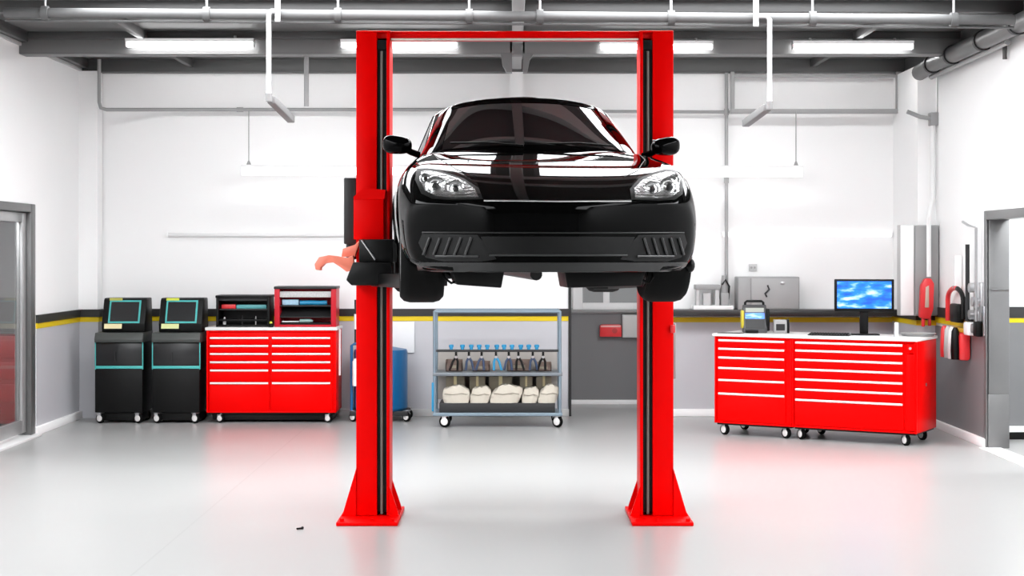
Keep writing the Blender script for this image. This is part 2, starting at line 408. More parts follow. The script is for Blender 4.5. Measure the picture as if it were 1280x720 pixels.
# ------------------------------------------------------------------ pipes
def pipe(name, label, pts, r, m, cat='pipe', joints=(), group=None):
    o = MB().tube(pts, r, 14)
    for p, d in joints: o.cyl(Vector(p)-Vector(d)*.04, Vector(p)+Vector(d)*.04, r*1.35, 14)
    return tag(o.build(name, m), label, cat, group)
Yp = 14.0
OPIPE = mat('dull_galvanised_steel', (.062,.062,.062), .5, noise=.1)
DROPW = mat('off_white_pipe', (.34,.34,.34), .45, noise=.03)
a, b = P(6,16,Yp), P(1268,25,Yp)
t = thing('overhead_pipe', 'thick galvanised pipe crossing the whole room under the ceiling', 'pipe', a)
MB().tube([(0,0,0), b-a], .045, 18).build('pipe_run', OPIPE, t)
MB().tube([(0,.02,-.064), (b-a)+Vector((0,.02,-.064))], .011, 10).build('thin_pipe', OPIPE, t)
for q in (.04,.20,.33,.46,.53,.66,.80,.94):
    p = (b-a)*q; MB().lathe([(.047,-.03),(.062,-.03),(.062,.03),(.047,.03)], p, 'x', 18).build('collar', OPIPE, t)
    MB().cyl(p+Vector((0,0,.04)), (p.x,0,ZC-a.z), .010, 8).build('hanger', PIPEG, t)
def drop(px, pytop, pybot, stub, headpts, label):
    base = P(px, pybot, Yp-.09)
    t = thing('pipe_drop', label, 'pipe drop', base)
    top = P(px, pytop, Yp-.09)-base; sx = PX(stub, Yp-.09)-base.x
    MB().tube([(0,0,0), (0,0,top.z-.03), (sx*.3,0,top.z), (sx,0,top.z), (sx,.0,top.z+.0)], .022, 12).build('down_pipe', DROPW, t)
    MB().cyl((sx,0,top.z-.09),(sx,0,ZC-base.z),.024,12).build('stub_pipe', DROPW, t)
    h0 = Vector(headpts[0])-base; h1 = Vector(headpts[1])-base
    d = (h1-h0); m = MB()
    rot = Matrix.Translation((h0+h1)/2) @ d.to_track_quat('Y','Z').to_matrix().to_4x4()
    m.box(-.035,.035,-d.length/2,d.length/2,-.035,.03,.008,rot=rot); m.build('head', mat('grey_head',(.16,.16,.16),.45), t)
    MB().cyl((0,0,-.02),(0,0,.05),.03,12).build('coupling', mat('grey_head',(.16,.16,.16),.45), t)
drop(336,14,124,347,(P(339,124,13.95),P(364,149,14.9)),'white pipe drop with angled grey head hanging at upper left')
drop(962,20,134,945,(P(959,134,13.95),P(932,154,14.9)),'white pipe drop with angled grey head hanging at upper right')
Yc = 19.5
pipe('conduit','grey conduit elbow running down the left corner then right along the wall',[P(124,74,19.25),P(124,128,19.25),P(126,135,19.25),P(133,137,19.28),P(200,137,19.5),P(632,137,Yc),],.022,PIPEG,'conduit',[(P(300,137,Yc),(1,0,0))])
pipe('conduit','grey conduit running along the wall right of the right lift post',[P(660,139,Yc),P(912,140,Yc)],.020,PIPEG,'conduit')
pipe('conduit','short grey vertical conduit left of the left lift post',[P(383,51,17.2),P(383,133,17.2)],.026,PIPEG,'conduit')
pipe('conduit','tall thin grey conduit dropping down the wall to the grey machine',[P(908,78,Yc),P(908,388,Yc)],.022,mat('pale_conduit',(.36,.36,.36),.45),'conduit',[(P(908,225,Yc),(0,0,1)),(P(908,140,Yc),(0,0,1))])
t = thing('pipe_rack','grey square section pipe frame high on the wall at upper right','pipe rack',P(915,140,19.4))
fx = PX(1124,19.4)-PX(915,19.4); fz = PZ(95,19.4)-PZ(140,19.4)
MB().box(-.02,fx+.28,-.04,.04,-.02,.035,.006).build('rail', PIPEG, t)
MB().box(-.02,.03,-.03,.03,.035,fz+.05,.006).build('upright', PIPEG, t)
MB().box(fx-.04,fx+.02,-.03,.03,.035,fz+.05,.006).build('upright', PIPEG, t)
MB().box(.03,fx-.04,-.02,.02,fz-.02,fz+.02,.004).build('rail', PIPEG, t)
# services at the top of the right wall
t = thing('ceiling_duct','dark round duct running along the top of the right wall','duct',(XR-.2,14.2,4.12))
MB().tube([(.0,0,0),(0,3.6,-.02),(-.02,4.1,-.06)],.09,16).build('duct', mat('dark_duct',(.10,.10,.10),.4,metal=.3), t)
for y in (.6,1.7,2.8,3.6): MB().lathe([(.091,y-.03),(.105,y-.03),(.105,y+.03),(.091,y+.03)],(0,0,-.006*y/1.0),'y',18).build('clamp', DGREY, t)
MB().tube([(.09,1.2,-.09),(.09,4.0,-.12)],.03,10).build('side_pipe', PIPEG, t)
pipe('conduit','short dark vertical conduit at the top of the right wall near the frame edge',[P(1256,24,15.7),P(1256,74,15.7)],.022,BEAMD,'conduit')
t = thing('conduit','dark conduit with junction box on the white corner column','conduit',P(1172,157,18.34))
MB().cyl((0.02,0,0.1),(.02,0,PZ(84,18.34)-PZ(157,18.34)),.028,12).build('pipe', PIPEG, t)
MB().box(-.09,.05,-.04,.08,0,.15,.01).build('junction_box', MGREY, t)
MB().tube([(-.06,0,.08),(-.2,0,.1),(-.27,0,.13),(-.35,0,.16)],.025,10).build('bent_pipe', PIPEG, t)
pipe('conduit','thin white conduit running down the corner column to the red hand tool',[P(1166,157,18.34),P(1166,246,18.34),P(1163,260,18.28),P(1161,272,18.17),P(1161,346,18.17)],.026,WPIPE,'conduit')

# ------------------------------------------------------------------ the lift
LX, LY = .021, 12.0
lift = thing('car_lift','red two-post car lift with overhead beam standing mid floor','car lift',(LX,LY,0))
def side(s):
    k = lambda v: s*v    # s=-1 left, 1 right
    def bx(m, a, b, *r, **kw): m.box(min(k(a),k(b)), max(k(a),k(b)), *r, **kw); return m
    XO, XS1, XS0, XI = 1.19, 1.035, .962, .939
    m = MB(); H = 3.655
    m.prism([(k(XO),0),(k(XS1),0),(k(XS1),.20),(k(XS0),.20),(k(XS0),0),(k(XI),0),(k(XI),.30),(k(XO),.30)],'z',.03,H,.004)
    post = m.build('post', RED, lift)
    m = MB(); bx(m, XS1-.002, XS0+.002, .03,.198,.05,H-.13); m.build('slide_channel', BLKM, post)
    MB().cyl((k(1.0),.02,.04),(k(1.0),.02,H-.14),.010,10).build('lift_cable', mat('cable_grey', (.12,.115,.10), .5), post)
    bx(MB(), XS1-.004, XS0+.004, .004,.16,H-.13,H-.06).build('cable_guide', BLKM, post)
    m = MB(); bx(m, 1.308, .858, -.30, .46, 0, .028, bev=.006); bp = m.build('base_plate', RED, lift)
    for bxx in (1.27,1.05,.90):
        for by in (-.25,.41): MB().cyl((k(bxx),by,.028),(k(bxx),by,.05),.018,6).build('anchor_bolt', RED, bp)
    for y in (-.012,.29):
        MB().prism([(k(XO),.028),(k(1.30),.028),(k(1.285),.06),(k(XO),.38)],'y',y,y+.016).build('gusset', RED, lift)
        MB().prism([(k(XI),.028),(k(.868),.028),(k(.878),.07),(k(XI),.25)],'y',y,y+.016).build('gusset', RED, lift)
    # carriage on the post
    m = MB()
    m.prism([(k(1.205),-.045),(k(.98),-.045),(k(.98),-.008),(k(1.205),-.008)],'z',2.10,2.40,.004)
    m.prism([(k(1.205),2.40),(k(.975),2.40),(k(.965),2.47),(k(1.13),2.485),(k(1.205),2.42)],'y',-.045,-.008)
    m.box(min(k(1.035),k(.965)),max(k(1.035),k(.965)),-.01,.10,1.78,2.45)
    car_ = m.build('carriage', RED, lift)
    qi = .90 if s < 0 else 1.02
    m = MB(); bx(m, 1.15,qi,-.19,-.008,1.93,2.10, bev=.006)
    m.prism([(k(qi),1.93),(k(qi),2.09),(k(qi-.03),2.06),(k(qi-.03),1.93)],'y',-.19,-.02)
    m.build('arm_bracket', BLKM, lift)
    MB().tube([(k(1.13),-.20,2.095),(k(1.03),-.2,1.95)],.008,8).build('release_rod', STEEL, lift)
    m = MB(); m.prism([(k(1.24),1.80),(k(1.19),1.93),(k(qi+.005),1.93),(k(qi+.005),1.76),(k(1.20),1.76)],'y',-.25,-.008,.008)
    m.build('arm_pivot', BLKM, lift)
    # swing arms under the sills
    for (ex,ey) in ((.62,-.95),(.60,.05)):
        p0 = Vector((k(1.0),-.12,1.80)); p1 = Vector((k(ex),ey,1.80)); d = p1-p0
        rot = Matrix.Translation((p0+p1)/2) @ d.to_track_quat('Y','Z').to_matrix().to_4x4()
        m = MB(); m.box(-.055,.055,-d.length/2-.05,d.length/2+.08,-.05,.045,.006,rot=rot); arm = m.build('swing_arm', BLKM, lift)
        MB().lathe([(.0,-.0),(.055,.0),(.055,.028),(.045,.038),(0,.038)],(k(ex),ey,1.845),'z',20).build('lift_pad', RUB, arm)
side(-1); side(1)
m = MB(); m.box(-1.07,1.185,.06,.24,3.615,3.672,.006); m.box(-1.19,-.93,.0,.3,3.655,3.668,.004); m.box(.93,1.19,.0,.3,3.655,3.668,.004)
m.build('cross_beam', RED, lift)
MB().box(-.93,.93,.02,.05,3.598,3.612,.003).build('shutoff_bar', mat('pale_bar',(.62,.58,.5),.4), lift)
m = MB(); m.box(-1.285,-1.192,.02,.26,2.065,2.565,.01); pu = m.build('power_unit', DGREY, lift)
MB().cyl((-1.24,.14,1.95),(-1.24,.14,2.065),.04,14).build('pump_motor', DGREY, pu)
# faded red lever arm on the outside of the left carriage
pts = []
hk = [P(398,337,11.8),P(397,331,11.8),P(402,325,11.8),P(412,323.5,11.8),P(424,325,11.8),P(434,327,11.8),P(442,324,11.8)]
o = Vector((LX,LY,0))
m = MB(); rr = [p-o for p in hk]
top = [(p.x, p.z+.028) for p in rr]; bot = [(p.x, p.z-.028) for p in rr]
poly = [(rr[0].x-.016,rr[0].z),(rr[1].x-.018,rr[1].z+.004),(rr[2].x-.014,rr[2].z+.022)] + top[3:] + [(rr[6].x+.01,rr[6].z-.075),(rr[5].x,rr[5].z-.075),(rr[4].x+.01,rr[4].z-.05),(rr[3].x+.03,rr[3].z-.026),(rr[2].x+.035,rr[2].z-.024),(rr[1].x+.03,rr[1].z-.022),(rr[0].x+.026,rr[0].z-.006)]
m.prism(poly,'y',-.245,-.17,.006); m.build('lever_arm', SALM, lift)
m = MB(); m.prism([(-1.29,1.97),(-1.19,1.97),(-1.15,2.10),(-1.19,2.06),(-1.28,2.03)],'y',-.10,-.02,.004); m.build('lever_hinge', SALM, lift)
MB().box(1.19,1.215,.05,.12,1.05,1.47,.006).build('cable_cover', MGREY, lift)
m=MB(); m.box(1.165,1.20,-.03,-.005,1.40,1.46,.006); m.build('latch', REDT, lift)

# ------------------------------------------------------------------ the car (local: x lateral, y back from the nose, z up from tyre bottom)
CARX, CARY, CARZ, YAW = .275, 9.2, 1.688, R(5.1)
car = thing('car','glossy black two-door sports car raised on the red lift','car',(CARX,CARY,CARZ),YAW)

# stations: y, corner setback, bottom z, [S0,S1,S2,T3,T2,T1,T0] as (x,z)
ST = [
 (.00,.32,.20,[(.81,.235),(.85,.38),(.85,.52),(.79,.605),(.62,.600),(.36,.60),(0,.60)]),
 (.07,.30,.20,[(.85,.215),(.885,.38),(.89,.55),(.825,.68),(.63,.650),(.36,.640),(0,.635)]),
 (.32,.22,.20,[(.87,.20),(.915,.40),(.925,.62),(.855,.80),(.63,.760),(.36,.742),(0,.74)]),
 (.70,.10,.20,[(.88,.20),(.925,.42),(.945,.68),(.86,.89),(.64,.860),(.36,.856),(0,.855)]),
 (1.05,.03,.20,[(.88,.20),(.925,.42),(.94,.70),(.84,.925),(.65,.928),(.36,.927),(0,.926)]),
 (1.35,.0,.20,[(.87,.20),(.90,.42),(.915,.70),(.82,.945),(.66,.980),(.36,.990),(0,.991)]),
 (1.56,.0,.20,[(.86,.20),(.88,.42),(.895,.70),(.805,.945),(.66,.985),(.36,1.035),(0,1.037)]),
 (1.80,.0,.20,[(.845,.20),(.865,.42),(.88,.70),(.795,.945),(.66,.975),(.36,1.01),(0,1.01)]),
 (2.20,.0,.20,[(.84,.20),(.855,.42),(.87,.70),(.79,.95),(.66,.97),(.36,.98),(0,.98)]),
 (2.75,.0,.20,[(.84,.20),(.86,.42),(.88,.72),(.80,.96),(.66,.98),(.36,.98),(0,.98)]),
 (3.30,.0,.20,[(.86,.20),(.90,.42),(.925,.74),(.84,.985),(.66,1.0),(.36,1.0),(0,1.0)]),
 (3.80,.0,.22,[(.86,.22),(.90,.44),(.925,.75),(.83,.995),(.66,1.01),(.36,1.02),(0,1.02)]),
 (4.20,.05,.26,[(.84,.26),(.88,.46),(.89,.74),(.79,.98),(.64,1.0),(.36,1.02),(0,1.02)]),
 (4.42,.14,.32,[(.78,.33),(.82,.50),(.82,.74),(.74,.93),(.62,.96),(.36,.98),(0,.98)]),
]
def body_cage():
    bm = bmesh.new(); rings = []
    def off(x, c): return c*(min(abs(x)/.83,1.1))**2.4
    for y, c, zb, pr in ST:
        sgn = 1 if y < 3 else -1
        ring = []
        for x in (0,.36,.62): ring.append(bm.verts.new((x, y+sgn*off(x,c), zb)))
        for x, z in pr: ring.append(bm.verts.new((x, y+sgn*off(x,c), z)))
        rings.append(ring)
    for a, b in zip(rings[:-1], rings[1:]):
        for i in range(len(a)-1): bm.faces.new((a[i], a[i+1], b[i+1], b[i]))
    # ring index: 0 B0,1 B1,2 B2,3 S0,4 S1,5 S2,6 T3,7 T2,8 T1,9 T0
    for ring, bulge in ((rings[0], -.010), (rings[-1], .03)):
        cols = []
        for b, t in ((0,9),(1,8),(2,7)):
            vb, vt = ring[b], ring[t]; col = [vb]
            for q, zz in ((4,None),(5,None)):
                f = (ring[q].co.z-ring[3].co.z)/(ring[6].co.z-ring[3].co.z)
                p = vb.co.lerp(vt.co, f); p.y += bulge; col.append(bm.verts.new(p))
            col.append(vt); cols.append(col)
        cols.append([ring[3],ring[4],ring[5],ring[6]])
        for i in range(3):
            for j in range(3): bm.faces.new((cols[i][j], cols[i+1][j], cols[i+1][j+1], cols[i][j+1]))
    bmesh.ops.recalc_face_normals(bm, faces=bm.faces[:])
    # keep the lower lip crisp
    cl = bm.edges.layers.float.new('crease_edge')
    for ring in rings[:1]:
        for i in (0,1,2):
            e_ = bm.edges.get((ring[i],ring[i+1])); e_[cl] = .7
        for i in (6,7,8):
            e_ = bm.edges.get((ring[i],ring[i+1])); e_[cl] = .85
    return bm
def evaluated(bm, mods):
    me = bpy.data.meshes.new('tmp'); bm.to_mesh(me); bm.free()
    o = bpy.data.objects.new('tmp', me); COL.objects.link(o)
    mm = o.modifiers.new('m','MIRROR'); mm.use_axis = (True,False,False); mm.use_clip = True; mm.merge_threshold = 1e-4
    extra = []
    for k in mods:
        if k[0] == 'sub':
            s = o.modifiers.new('s','SUBSURF'); s.levels = k[1]; s.render_levels = k[1]
        else:
            b = o.modifiers.new('b','BOOLEAN'); b.operation = 'DIFFERENCE'; b.solver = 'EXACT'
            cme = bpy.data.meshes.new('cut'); k[1].to_mesh(cme); k[1].free()
            co = bpy.data.objects.new('cut', cme); COL.objects.link(co); b.object = co; extra.append(co)
    dg = bpy.context.evaluated_depsgraph_get(); dg.update()
    res = bpy.data.meshes.new_from_object(o.evaluated_get(dg), depsgraph=dg)
    for q in extra+[o]: bpy.data.objects.remove(q)
    return res
def add_mesh(name, me, m, parent, smooth=40):
    me.name = name
    me.materials.clear(); me.materials.append(m)
    me.polygons.foreach_set('use_smooth',[True]*len(me.polygons))
    me.polygons.foreach_set('material_index',[0]*len(me.polygons))
    me.set_sharp_from_angle(angle=R(smooth))
    o = bpy.data.objects.new(name, me); COL.objects.link(o); o.parent = parent
    return o
FWY, RWY, WZ = .92, 3.46, .335
def cutters():
    bm = bmesh.new()
    for y, z, r in ((FWY,.37,.365),(RWY,.39,.375)):
        for s in (-1,1):
            t = MB(); t.cyl((s*.56,y,z),(s*1.2,y,z),r,48); t.cyl((s*.56,y,.1),(s*1.2,y,.1),r*.98,48); me = bpy.data.meshes.new('t')
            # single solid: arch cylinder only (tyre hangs out below it)
            t.bm.free(); t = MB(); t.cyl((s*.56,y,z),(s*1.2,y,z),r,48)
            t.bm.to_mesh(me); t.bm.free(); bm.from_mesh(me); bpy.data.meshes.remove(me)
    return bm
body_me = evaluated(body_cage(), [('sub',3),('bool',cutters())])
tb = bmesh.new(); tb.from_mesh(body_me); BODY = BVHTree.FromBMesh(tb); tb.free()
add_mesh('body_shell', body_me, PAINT, car, 30)
# greenhouse
G0 = [(0,1.24,.90),(.36,1.29,.90),(.665,1.42,.90),(.735,1.53,.90),(.775,1.9,.90),(.785,2.35,.90),(.785,2.45,.90),(.76,2.95,.90),(.62,3.55,.92),(.36,3.85,.92),(0,3.92,.92)]
G1 = [(0,1.30,1.01),(.36,1.345,1.0),(.66,1.47,.975),(.728,1.58,.97),(.765,1.95,.97),(.775,2.35,.975),(.775,2.45,.975),(.745,2.92,.99),(.60,3.45,1.03),(.36,3.72,1.03),(0,3.78,1.03)]
G2 = [(0,2.02,1.378),(.33,2.04,1.366),(.535,2.08,1.325),(.605,2.14,1.29),(.63,2.27,1.295),(.635,2.42,1.30),(.635,2.5,1.30),(.61,2.8,1.29),(.50,3.0,1.30),(.30,3.05,1.32),(0,3.07,1.33)]
G3 = [(0,2.055,1.408),(.318,2.076,1.396),(.515,2.116,1.355),(.57,2.185,1.325),(.57,2.32,1.34),(.575,2.45,1.345),(.575,2.5,1.345),(.555,2.75,1.335),(.45,2.92,1.33),(.28,2.97,1.345),(0,2.99,1.355)]
def glass_cage():
    bm = bmesh.new()
    L = [[bm.verts.new(p) for p in g] for g in (G0,G1,G2,G3)]
    n = len(G0)
    L4 = [bm.verts.new((p[0]*.5, p[1]+(2.5-p[1])*.25, p[2]+.018)) for p in G3]
    Rv = [L4[0]] + [bm.verts.new((0, L4[i].co.y, 1.428-.04*abs(L4[i].co.y-2.35)**1.5)) for i in range(1,n-1)] + [L4[-1]]
    L4[0].co.z = 1.42; L4[-1].co.z = 1.385
    for r in range(3):
        for i in range(n-1):
            f = bm.faces.new((L[r][i],L[r][i+1],L[r+1][i+1],L[r+1][i]))
            if r == 1:
                if i in (0,1): f.material_index = 1
                elif i in (3,4): f.material_index = 2
                elif i == 6: f.material_index = 3
                elif i in (8,9): f.material_index = 4
    for i in range(n-1): bm.faces.new((L[3][i],L[3][i+1],L4[i+1],L4[i]))
    for i in range(n-1):
        vs = []
        for v in (L4[i],L4[i+1],Rv[i+1],Rv[i]):
            if v not in vs: vs.append(v)
        if len(vs) > 2: bm.faces.new(vs)
    bmesh.ops.recalc_face_normals(bm, faces=bm.faces[:])
    cl = bm.edges.layers.float.new('crease_edge')
    for r, cv in ((1,.35),(2,.6),(3,.7)):
        for i in range(n-1): bm.edges.get((L[r][i],L[r][i+1]))[cl] = cv
    return bm
gm = bpy.data.materials.new  # five slots so the faces keep their index through the modifiers
gb = glass_cage()
gme = evaluated(gb, [('sub',3)])
def split(me, idx, side_=None):
    bm = bmesh.new(); bm.from_mesh(me)
    kill = [f for f in bm.faces if f.material_index not in idx or (side_ and f.calc_center_median().x*side_ < 0)]
    bmesh.ops.delete(bm, geom=kill, context='FACES')
    for f in bm.faces: f.material_index = 0
    return bm
def solid(bm, t, out=0.0):
    if out:
        bm.normal_update()
        for v in bm.verts: v.co += v.normal*out
    bmesh.ops.solidify(bm, geom=bm.faces[:], thickness=t)
    me = bpy.data.meshes.new('p'); bm.to_mesh(me); bm.free(); return me
add_mesh('cabin_frame', solid(split(gme,(0,)), .02), PAINT, car, 30)
add_mesh('windshield', solid(split(gme,(1,)), .006, -.004), GLASSD, car, 30)
add_mesh('rear_window', solid(split(gme,(4,)), .006, -.004), GLASSD, car, 30)
for s in (-1,1):
    add_mesh('side_window', solid(split(gme,(2,),s), .006, -.004), GLASSD, car, 30)
    add_mesh('quarter_window', solid(split(gme,(3,),s), .006, -.004), GLASSD, car, 30)
# dark cabin fill so that nothing shows through
cab = MB(); cab.box(-.6,.6,1.7,3.3,.85,1.0,.02)
for s in (-.36,.36):
    cab.box(s-.24,s+.24,2.35,2.5,.9,1.18,.05); cab.box(s-.12,s+.12,2.4,2.48,1.16,1.27,.04)
cab.build('interior', BLK, car)

# patches laid on the body from the front
def front_hit(x, z):
    h = BODY.ray_cast(Vector((x,-3,z)), Vector((0,1,0)))
    return h[0], h[1]
def top_hit(x, y):
    h = BODY.ray_cast(Vector((x,y,3)), Vector((0,0,-1)))
    return h[0], h[1]
def patch(name, poly, m, parent, off=.004, th=.012, step=.03, hit=front_hit):
    bm = bmesh.new()
    f = bm.faces.new([bm.verts.new((p[0],0,p[1])) for p in poly])
    xs = [p[0] for p in poly]; zs = [p[1] for p in poly]
    for ax, lo, hi in (((1,0,0),min(xs),max(xs)),((0,0,1),min(zs),max(zs))):
        v = lo+step
        while v < hi-1e-4:
            bmesh.ops.bisect_plane(bm, geom=bm.verts[:]+bm.edges[:]+bm.faces[:], plane_co=Vector(ax)*v, plane_no=Vector(ax), dist=1e-5); v += step
    bmesh.ops.triangulate(bm, faces=[f for f in bm.faces if len(f.verts) > 4])
    for v in bm.verts:
        h, n = hit(v.co.x, v.co.z)
        if h is None: h, n = Vector((v.co.x, .5, v.co.z)), Vector((0,-1,0))
        v.co = h + n*off
    bmesh.ops.recalc_face_normals(bm, faces=bm.faces[:])
    bm.normal_update()
    if sum((f.normal.y for f in bm.faces)) > 0: bmesh.ops.reverse_faces(bm, faces=bm.faces[:])
    bmesh.ops.solidify(bm, geom=bm.faces[:], thickness=th)
    me = bpy.data.meshes.new(name); bm.to_mesh(me); bm.free()
    return add_mesh(name, me, m, parent, 40)
def strip(name, pts, r, m, parent, hit=front_hit, off=.0):
    out = []
    for a, b in zip(pts[:-1], pts[1:]):
        for q in range(8):
            x = a[0]+(b[0]-a[0])*q/8; z = a[1]+(b[1]-a[1])*q/8
            h, n = hit(x,z)
            if h is not None: out.append(h+n*off)
    h, n = hit(*pts[-1])
    if h is not None: out.append(h+n*off)
    return MB().tube(out, r, 8).build(name, m, parent)
TRIMB = mat('satin_black_trim', (.003,.003,.003), .45, spec=.2)
GREYT = mat('grey_lip', (.014,.014,.014), .35, spec=.4)
for s in (-1,1):
    k = lambda pl: [(s*a,b) for a,b in pl]
    hl = patch('headlight', k([(.435,.622),(.45,.69),(.53,.755),(.64,.80),(.73,.825),(.80,.825),(.815,.75),(.785,.665),(.72,.628),(.60,.618)]), TRIMB, car, .003)
    patch('reflector', k([(.46,.632),(.475,.69),(.55,.745),(.65,.785),(.735,.805),(.775,.80),(.785,.74),(.76,.675),(.70,.642),(.60,.632)]), REFL, hl, .007, .006)
    for cx_, cz_, r_ in ((.70,.705,.052),(.585,.69,.042),(.755,.755,.03)):
        h, n = front_hit(s*cx_, cz_)
        pr = MB(); pr.lathe([(r_*1.15,.0),(r_*1.2,-.012),(r_,-.016),(r_*.85,-.004),(r_*.8,-.008),(r_*.55,-.022),(0,-.03)], h+Vector((0,-.008,0)), 'y', 24)
        pr.build('projector', CHROME, hl)
        MB().ball(h+Vector((0,-.022,0)), r_*.5, .02, r_*.5, 16).build('bulb_lens', SCRN, hl)
    patch('lens', k([(.442,.624),(.456,.69),(.534,.752),(.64,.796),(.73,.82),(.796,.82),(.81,.75),(.78,.668),(.72,.631),(.60,.622)]), CLEAR, hl, .034, .003)
    fi = patch('fog_intake', k([(.36,.275),(.43,.37),(.47,.415),(.78,.425),(.80,.37),(.76,.285),(.66,.262),(.45,.262)]), TRIMB, car, .004)
    for q in range(5):
        x = .50+q*.058
        strip('slat', [(s*(x+.035),.30),(s*x,.40)], .008, mat('slat_grey',(.025,.025,.025),.35), fi, off=.012)
    strip('lower_slat', [(s*.46,.292),(s*.70,.292)], .007, mat('slat_grey',(.025,.025,.025),.35), fi, off=.010)
patch('lower_intake', [(-.40,.30),(-.45,.405),(.45,.405),(.40,.30)], TRIMB, car, .003)
strip('intake_trim', [(-.40,.298),(0,.298),(.40,.298)], .006, mat('slat_grey',(.025,.025,.025),.35), car, off=.006)
strip('bumper_crease', [(-.78,.432),(-.4,.428),(0,.426),(.4,.428),(.78,.432)], .004, GREYT, car, off=.002)
strip('hood_edge_glint', [(-.43,.612),(0,.606),(.43,.612)], .0055, CHROME, car, off=.003)  # chrome strip stands in for the bright reflection along the hood lip
patch('lip_spoiler', [(-.80,.205),(-.81,.255),(.81,.255),(.80,.205)], GREYT, car, .006, .014)
for s in (-1,1):
    strip('hood_seam', [(s*.44,.45),(s*.56,.62),(s*.66,.95),(s*.68,1.30)], .0025, BLK, car, hit=top_hit, off=.0005)
    # wipers
    a = Vector((-.08 if s < 0 else .52, 1.34, 1.018)); b = Vector((-.56 if s < 0 else .06, 1.40, 1.035))
    MB().tube([a, (a+b)/2+Vector((0,.02,.012)), b], .007, 8).build('wiper', BLK, car)
# door mirrors
for s in (-1,1):
    m = MB()
    t = bmesh.new(); bmesh.ops.create_uvsphere(t, u_segments=32, v_segments=20, radius=1)
    sg = lambda v, p: math.copysign(abs(v)**p, v)
    for v in t.verts:
        x, y, z = sg(v.co.x,.72), v.co.y, sg(v.co.z,.78)
        v.co = Vector((x*.098, y*.075*(1-.25*x*s), z*.062*(1+.10*x*s) + .006*x*s))
    t.transform(Matrix.Translation((s*.905,1.55,1.032)))
    m._add(t); mi = m.build('door_mirror', PAINT, car, 80)
    MB().tube([(s*.76,1.62,.97),(s*.81,1.59,.985),(s*.86,1.56,1.01)], .022, 10).build('mirror_arm', PAINT, mi)
    MB().box(s*.905-.08,s*.905+.08,1.595,1.606,.99,1.08,.02).build('mirror_glass', CHROME, mi)
    # doors, sills, tail lights
    strip_pts = []
    MB().box(min(s*.845,s*.862),max(s*.845,s*.862),1.42,3.02,.205,.265,.012).build('sill_trim', TRIMB, car)
    MB().box(min(s*.862,s*.885),max(s*.862,s*.885),2.55,2.72,.75,.775,.006).build('door_handle', PAINT, car)
    MB().lathe([(.0,.0),(.075,.0),(.075,.03),(0,.035)],(s*.6,4.415,.82),'y',24).build('tail_light', mat('tail_red',(.5,.0,.0),.2), car)
    MB().cyl((s*.5,4.1,.27),(s*.5,4.50,.27),.045,18).build('exhaust_tip', CHROME, car)
# wheels
def wheel(x, y, s):
    wd = .135
    m = MB(); m.lathe([(.235,-wd*.9),(.30,-wd),(.325,-wd*.82),(.335,-wd*.55),(.335,wd*.55),(.325,wd*.82),(.30,wd),(.235,wd*.9),(.235,-wd*.9)], (0,0,0), 'x', 48)
    w_ = m.build('wheel', RUB, car, loc=(x,y,WZ))
    m = MB(); m.lathe([(.236,-wd*.9),(.242,-wd*.95),(.228,-wd*.9),(.215,-.02),(.215,wd*.6),(.228,wd*.9),(.242,wd*.95),(.236,wd*.9)], (0,0,0), 'x', 40)
    m.lathe([(0,s*.105),(.045,s*.105),(.055,s*.085),(.055,s*.03),(0,s*.03)], (0,0,0), 'x', 24)
    for q in range(5):
        a_ = 2*math.pi*q/5
        rot = Matrix.Rotation(a_,4,'X')
        m.box(min(s*.065,s*.1),max(s*.065,s*.1),-.028,.028,.03,.225,.008,rot=rot)
    m.build('rim', mat('dark_rim',(.12,.12,.12),.25,metal=.8), w_)
    MB().lathe([(.06,-.01),(.16,-.01),(.16,.012),(.06,.012),(.06,-.01)], (s*.01,0,0), 'x', 32).build('brake_disc', STEEL, w_)
for y, x in ((FWY,.765),(RWY,.76)):
    for s in (-1,1): wheel(s*x, y, s)
# underside
m = MB(); m.prism([(-.57,.12),(-.30,.10),(-.28,.21),(-.60,.21)],'y',.45,.85,.008); m.build('undertray', BLK, car)
m = MB(); m.prism([(.10,.10),(.55,.11),(.58,.21),(.08,.21)],'y',.45,.85,.008); m.build('undertray', BLK, car)
for s in (-1,1):
    MB().tube([(s*.35,.98,.19),(s*.60,.93,.17),(s*.66,.92,.22)], .025, 10).build('suspension_arm', BLKM, car)
    MB().tube([(s*.52,.5,.2),(s*.55,.46,.15),(s*.60,.47,.13),(s*.64,.55,.16),(s*.66,.7,.24)], .008, 8).build('brake_hose', RUB, car)
MB().cyl((.0,1.3,.17),(.0,4.0,.17),.04,14).build('exhaust_pipe', DGREY, car)
for s in (-1,1):
    MB().cyl((s*.62,3.46,.33),(0,3.46,.33),.03,10).build('rear_axle', BLKM, car)
m = MB(); m.ball((.885,.62,.235),.03,.05,.045,14); m.build('splash_tab', BLK, car)

